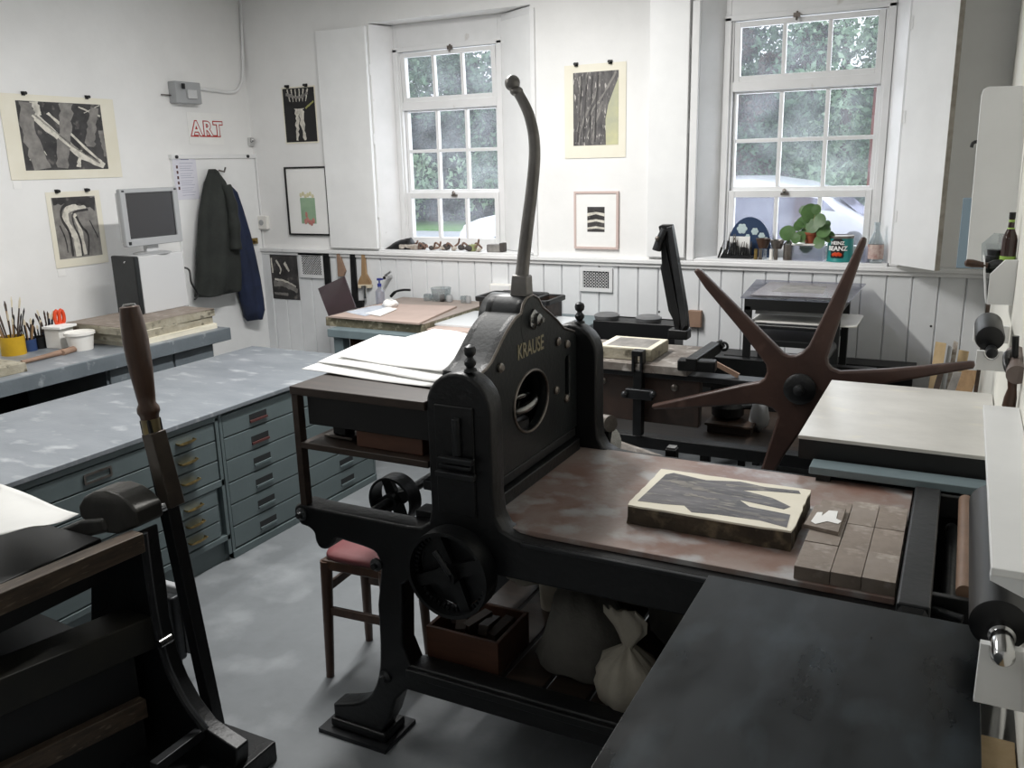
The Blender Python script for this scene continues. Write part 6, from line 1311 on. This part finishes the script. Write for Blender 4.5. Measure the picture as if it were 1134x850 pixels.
# leaning offcuts in the corner
rr = random.Random(12)
labs = ['pale plank', 'thin pale lath', 'brown dark lath', 'pale wide plank', 'grey board piece', 'tan plank']
for k, (px0, px1, pyt, m_, y_) in enumerate(((1036, 1048, 379, 'wood_pale', 4.6), (1050, 1054, 383, 'plastic_grey', 4.62), (1056, 1061, 378, 'bone', 4.66), (1062, 1073, 388, 'wood_pale', 4.7), (1040, 1046, 408, 'wood_dark', 4.4), (1066, 1090, 410, 'wood_tan', 4.3), (1056, 1078, 412, 'print_mid', 4.35))):
    t0, t1 = P(px0, pyt, y=y_+.25), P(px1, pyt+2, y=y_+.25); b0, b1 = P(px0-12, 436, y=y_), P(px1-10, 438, y=y_)
    dz = (t0.z-b0.z); ddx, ddy = (b0.x-t0.x)/dz, (b0.y-t0.y)/dz
    f0 = Vector((b0.x+ddx*b0.z*.3, b0.y-.1, 0)); f1 = Vector((b1.x+ddx*b0.z*.3, b1.y-.1, 0)); t1.x = min(t1.x, WR-.02)
    m = M(); m.prism([f0, f1, t1, t0], (0, .012, .003)); props(put('wood_offcut', m, m_, bevel=.001), ['pale plank offcut leaning leftmost by the corner behind the marble slab', 'thin grey lath leaning beside the leftmost pale plank', 'thin pale lath leaning in the middle of the corner offcuts', 'pale plank leaning right of the thin laths in the corner', 'dark brown lath leaning low in front of the pale planks', 'tan plank leaning rightmost against the right wall', 'grey board piece leaning in front of the pale planks'][k], 'offcut')
props(put('brown_batten', M().beam(P(1100, 300, y=4.35), P(1080, 436, y=4.35), .016, .02, up=(0, 1, 0)), 'wood_dark'), 'thin dark brown upright batten near the corner on the right wall', 'batten')
mat('cast_worn', '#454441', '#33322f', scale=8, rough=.4, metal=.4, bump=.1, bscale=50)
mat('sleeve_worn', '#453d35', '#332d27', scale=10, rough=.4, metal=.3)
mat('paper_dim', '#d9d9d6', '#cfcfcc', scale=3, rough=.75)
mat('old_iron', '#1d1d1a', '#28261f', scale=6, rough=.5, bump=.1)
# ================================================================== RED-SEATED STOOL
cx, cy = P(357, 605, z=.455).x, 0
sb = thing('stool', 'brown wooden stool with a red padded seat behind the lever press leg', 'stool', (-1.62, 2.2, 0))
fl = P(366, 748, z=0); br_ = P(409, 708, z=0)
cxs, cys = fl.x+.19, fl.y+.17
tops = {}
dv = Vector((br_.x-fl.x, br_.y-fl.y)); pv = Vector((dv.y, -dv.x)); cxs, cys = fl.x+(dv.x+pv.x)/2, fl.y+(dv.y+pv.y)/2
print('stool', fl, br_)
for nm, (bx, by) in (('fl', (fl.x, fl.y)), ('fr', (fl.x+pv.x, fl.y+pv.y)), ('bl', (br_.x, br_.y)), ('br', (br_.x+pv.x, br_.y+pv.y))):
    tx, ty = cxs+(bx-cxs)*.90, cys+(by-cys)*.90
    put('leg', M().tube([(bx, by, 0), (tx, ty, .43)], [.014, .021], 12, flat=1), 'wood_brown', sb); tops[nm] = Vector((tx, ty, 0)), Vector((bx, by, 0))
def at(n, z): a, b = tops[n]; return b+(a-b)*(z/.43)+Z*z
for a, b, z in (('fl', 'bl', .33), ('fl', 'fr', .25), ('bl', 'br', .25), ('fr', 'br', .33)): put('stretcher', M().beam(at(a, z), at(b, z), .014, .03), 'wood_brown', sb, bevel=.003)
seat = [at(n, .43) for n in ('fl', 'fr', 'br', 'bl')]
m = M(); c = sum((Vector((p.x, p.y, 0)) for p in seat), Vector())/4; e = [(Vector((p.x, p.y, 0))-c)*1.12+c for p in seat]
put('seat_rail', M().prism([p+Z*.40 for p in e], (0, 0, .038)), 'wood_brown', sb, bevel=.008)
rg = []
for k, (s_, z_) in enumerate(((1.0, .438), (1.03, .448), (1.0, .458), (.85, .464), (.5, .467))):
    ring = []
    for a in range(0, 360, 15):
        u, v = math.cos(R(a)), math.sin(R(a)); pw = .45; u2 = math.copysign(abs(u)**pw, u); v2 = math.copysign(abs(v)**pw, v)
        p = (e[0]*(1-u2)*(1-v2)+e[1]*(1+u2)*(1-v2)+e[2]*(1+u2)*(1+v2)+e[3]*(1-u2)*(1+v2))/4; ring.append(c+(p-c)*s_+Z*z_)
    rg.append(ring)
put('seat_pad', M().rings(rg), 'seat_red', sb, smooth=70)
# ================================================================== NEAR-LEFT PRESS
LYp = 1.50
lp = thing('proofing_press', 'dark iron and timber press at the lower left with a long wooden-handled lever', 'printing press', (-2.2, 1.0, 0))
bt = P(159, 582, y=LYp); ZB = bt.z; XB = bt.x
print('near press', bt)
q = [P(0, 637, z=ZB), P(0, 657, z=ZB)]
# upper timber beam running towards the camera
xr_, wL = XB, .055
def ybeam(nm, px_line_y, z_top, h, m_, xa, xb, y0, y1): return put(nm, M().box(xa, xb, y0, y1, z_top-h, z_top), m_, lp, bevel=.004)
y_near = .35
mat('old_timber', '#54473a', '#3a3028', scale=7, rough=.5, stretch=(8, 1, 8), third='#6f6252', third_range=(.6, .7))
p1, p2 = P(159, 590, z=ZB), P(0, 657, z=ZB); p3, p4 = P(138, 580, z=ZB), P(0, 637, z=ZB)
d = (p2-p1).normalized(); w_ = .05; s_ = Vector((-d.y, d.x, 0)); s_ = s_ if s_.x < 0 else -s_
e2 = p1+d*1.6
put('upper_beam', M().prism([p1, e2, e2+s_*w_, p1+s_*w_], (0, 0, -.055)), 'old_timber', lp, bevel=.003)
zlow = P(143, 675, y=LYp).z
a1, a2 = P(150, 690, z=zlow), P(0, 752, z=zlow)
d2 = (a2-a1).normalized(); e3 = a1+d2*1.6
put('lower_beam', M().prism([a1-d2*.05, e3, e3+s_*.12, a1-d2*.05+s_*.12], (0, 0, -.10)), 'old_iron', lp, bevel=.004)
put('dark_fill', M().prism([a1+s_*.03-Z*.101, e3+s_*.03-Z*.101, Vector((e3.x, e3.y, 0))+s_*.5+Z*(a1.z-.101), Vector((a1.x, a1.y, 0))+s_*.5+Z*(a1.z-.101)], (0, 0, -(a1.z-.101)+.02)), 'black_paint', lp)  # black block added to fill the dark space under the lower beam
put('bottom_timber', M().prism([a1+Z*(-.24), e3+Z*(-.24), e3+s_*.1+Z*(-.24), a1+s_*.1+Z*(-.24)], (0, 0, -.06)), 'old_timber', lp, bevel=.004)
# end frame
fr = [(159, 586), (162, 610), (169, 652), (173, 690), (183, 731), (194, 757), (208, 782), (226, 806), (262, 830), (262, 850), (150, 850), (40, 850), (60, 800), (78, 740), (100, 690), (100, 640), (112, 612), (135, 596)]
pf = [P(a, b, y=LYp) for a, b in fr]
put('end_frame', M().prism(pf, (0, .05, 0)), 'iron_black', lp, bevel=.006)
rim = [P(a, b, y=LYp-.01) for a, b in ((159, 590), (165, 640), (173, 690), (183, 731), (194, 757), (208, 782), (228, 808))]
put('frame_rim', M().tube(bez(rim, 4), .011, 8), 'iron_grey', lp)
fz = P(262, 850, y=LYp).z
put('foot', M().box(pf[10].x-.1, pf[9].x+.02, LYp-.12, LYp+.14, 0, max(.05, fz)), 'iron_black', lp, bevel=.006)
put('foot_bar', M().beam(P(170, 850, z=.14), P(226, 808, z=.14), .03, .03), 'iron_grey', lp, bevel=.003)
put('near_frame', M().box(pf[10].x-.15, pf[2].x, .30, .35, 0, ZB-.06), 'iron_black', lp)
# cast arm and half-round cheek on top
arc = [P(a, b, y=LYp-.02) for a, b in ((88, 572), (86, 560), (92, 550), (103, 544), (116, 543), (130, 548), (141, 556), (150, 566), (153, 583), (130, 592), (112, 590), (100, 582))]
put('round_cheek', M().prism(arc, (0, .09, 0)), 'cast_worn', lp, bevel=.008)
arm = [P(-60, 625, y=LYp-.03), P(0, 609, y=LYp-.03), P(40, 596, y=LYp-.03), P(88, 576, y=LYp-.03), P(112, 574, y=LYp-.03), P(118, 590, y=LYp-.03), P(95, 596, y=LYp-.03), P(40, 608, y=LYp-.03), P(0, 625, y=LYp-.03), P(-60, 645, y=LYp-.03)]
put('cast_arm', M().prism(arm, (0, .07, 0)), 'cast_worn', lp, bevel=.012)
put('dark_bed', M().box(pf[0].x-.7, pf[0].x-.14, .5, LYp-.03, ZB-.18, ZB-.05), 'black_paint', lp, bevel=.004)
# lever
LV = LYp+.12
a_, j_, m_, b_ = P(143, 338, y=LV), P(166, 463, y=LV), P(192, 560, y=LV), P(243, 822, y=LV)
put('lever_bar', M().beam(j_, b_, .040, .045, up=(0, 1, 0), w1=.040, h1=.04), 'iron_black', lp, bevel=.004)
u = (j_-a_); L_ = u.length; un = u.normalized()
prof = [(.016, 0), (.026, .004), (.031, L_*.12), (.0345, L_*.3), (.032, L_*.55), (.026, L_*.78), (.0235, L_*.86), (.030, L_*.9), (.031, L_*.94), (.026, L_*.97), (.025, L_)]
put('wooden_grip', M().lathe(prof, a_, un, 28), 'wood_brown', lp, smooth=50)
put('grip_cap', M().lathe([(.016, -.004), (.018, .001)], a_, un, 20), 'steel', lp)
put('brass_ferrule', M().lathe([(.0255, L_), (.0255, L_+.045)], a_, un, 24), mat('ferrule', '#8b7d55', '#6d6450', scale=20, rough=.4, metal=.6), lp)
put('steel_sleeve', M().beam(j_+(m_-j_)*.15, m_+(b_-m_)*.0, .044, .052, up=(0, 1, 0)), 'sleeve_worn', lp, bevel=.004)
put('drive_rod', M().cyl(P(150, 574, y=LYp+.03), P(184, 560, y=LV-.02), .013), 'chrome', lp)
c = P(180, 712, y=LYp-.02); put('steel_bolt', M().cyl((c.x-.004, LYp-.03, c.z), (c.x-.004, LYp+.012, c.z), .013, seg=14), 'steel', lp)
# papers on it
sheet3('white crumpled paper on top of the press at the lower left', [(-30, 600), (50, 585), (88, 572), (0, 538)], ZB+.04, 7, curl=.02, m_='paper_dim')
mo = thing('grey_motor_box', 'grey metal box with a rounded dark cover behind the lower left press', 'box', P(190, 700, y=LYp+.4))
x0_, x1_ = P(170, 690, y=1.82).x, P(205, 700, y=1.82).x; z0_, z1_ = P(195, 725, y=1.82).z, P(180, 650, y=1.82).z
mo.location = ((x0_+x1_)/2-.03, 1.95, 0)
put('housing', M().box(x0_-.10, x1_, 1.84, 1.87, z0_, z1_), 'plastic_grey', mo, bevel=.01); put('dark_cover', M().box(x0_-.11, x1_-.02, 1.80, 1.84, z0_-.01, z1_-.02), 'iron_grey', mo, bevel=.012)
put('pedestal', M().box(x0_-.10, x1_-.08, 1.82, 1.86, 0, z0_), 'iron_black', mo)
# ================================================================== WORLD, CAMERA, VIEW
w = bpy.data.worlds.new('overcast'); SC.world = w; w.use_nodes = True
bg = w.node_tree.nodes['Background']; bg.inputs[0].default_value = (.86, .92, 1, 1); bg.inputs[1].default_value = 1.9
for i, (a, b) in enumerate(OP):      # daylight of the overcast sky entering each window
    la = bpy.data.lights.new('window_daylight', 'AREA'); la.shape = 'RECTANGLE'; la.size = .75; la.size_y = 1.25; la.energy = 7; la.color = (.9, .95, 1)
    lo = bpy.data.objects.new('window_daylight', la); COL.objects.link(lo); lo.location = ((a+b)/2, WY+.36, 1.8); lo.rotation_euler = (R(-90), 0, 0)
    lo.rotation_euler = (R(-90), 0, 0)
cam = bpy.data.cameras.new('camera'); co = bpy.data.objects.new('camera', cam); COL.objects.link(co)
cam.sensor_fit = 'HORIZONTAL'; cam.sensor_width = 36; cam.lens = FPX/1134*36; cam.clip_start = .02; cam.clip_end = 200
co.matrix_world = Matrix(((Rv.x, Uv.x, -Fv.x, 0), (Rv.y, Uv.y, -Fv.y, 0), (Rv.z, Uv.z, -Fv.z, CAMZ), (0, 0, 0, 1)))
SC.camera = co
vs = SC.view_settings; vs.view_transform = 'Standard'; vs.look = 'None'; vs.gamma = 1; vs.exposure = 0; vs.use_curve_mapping = False
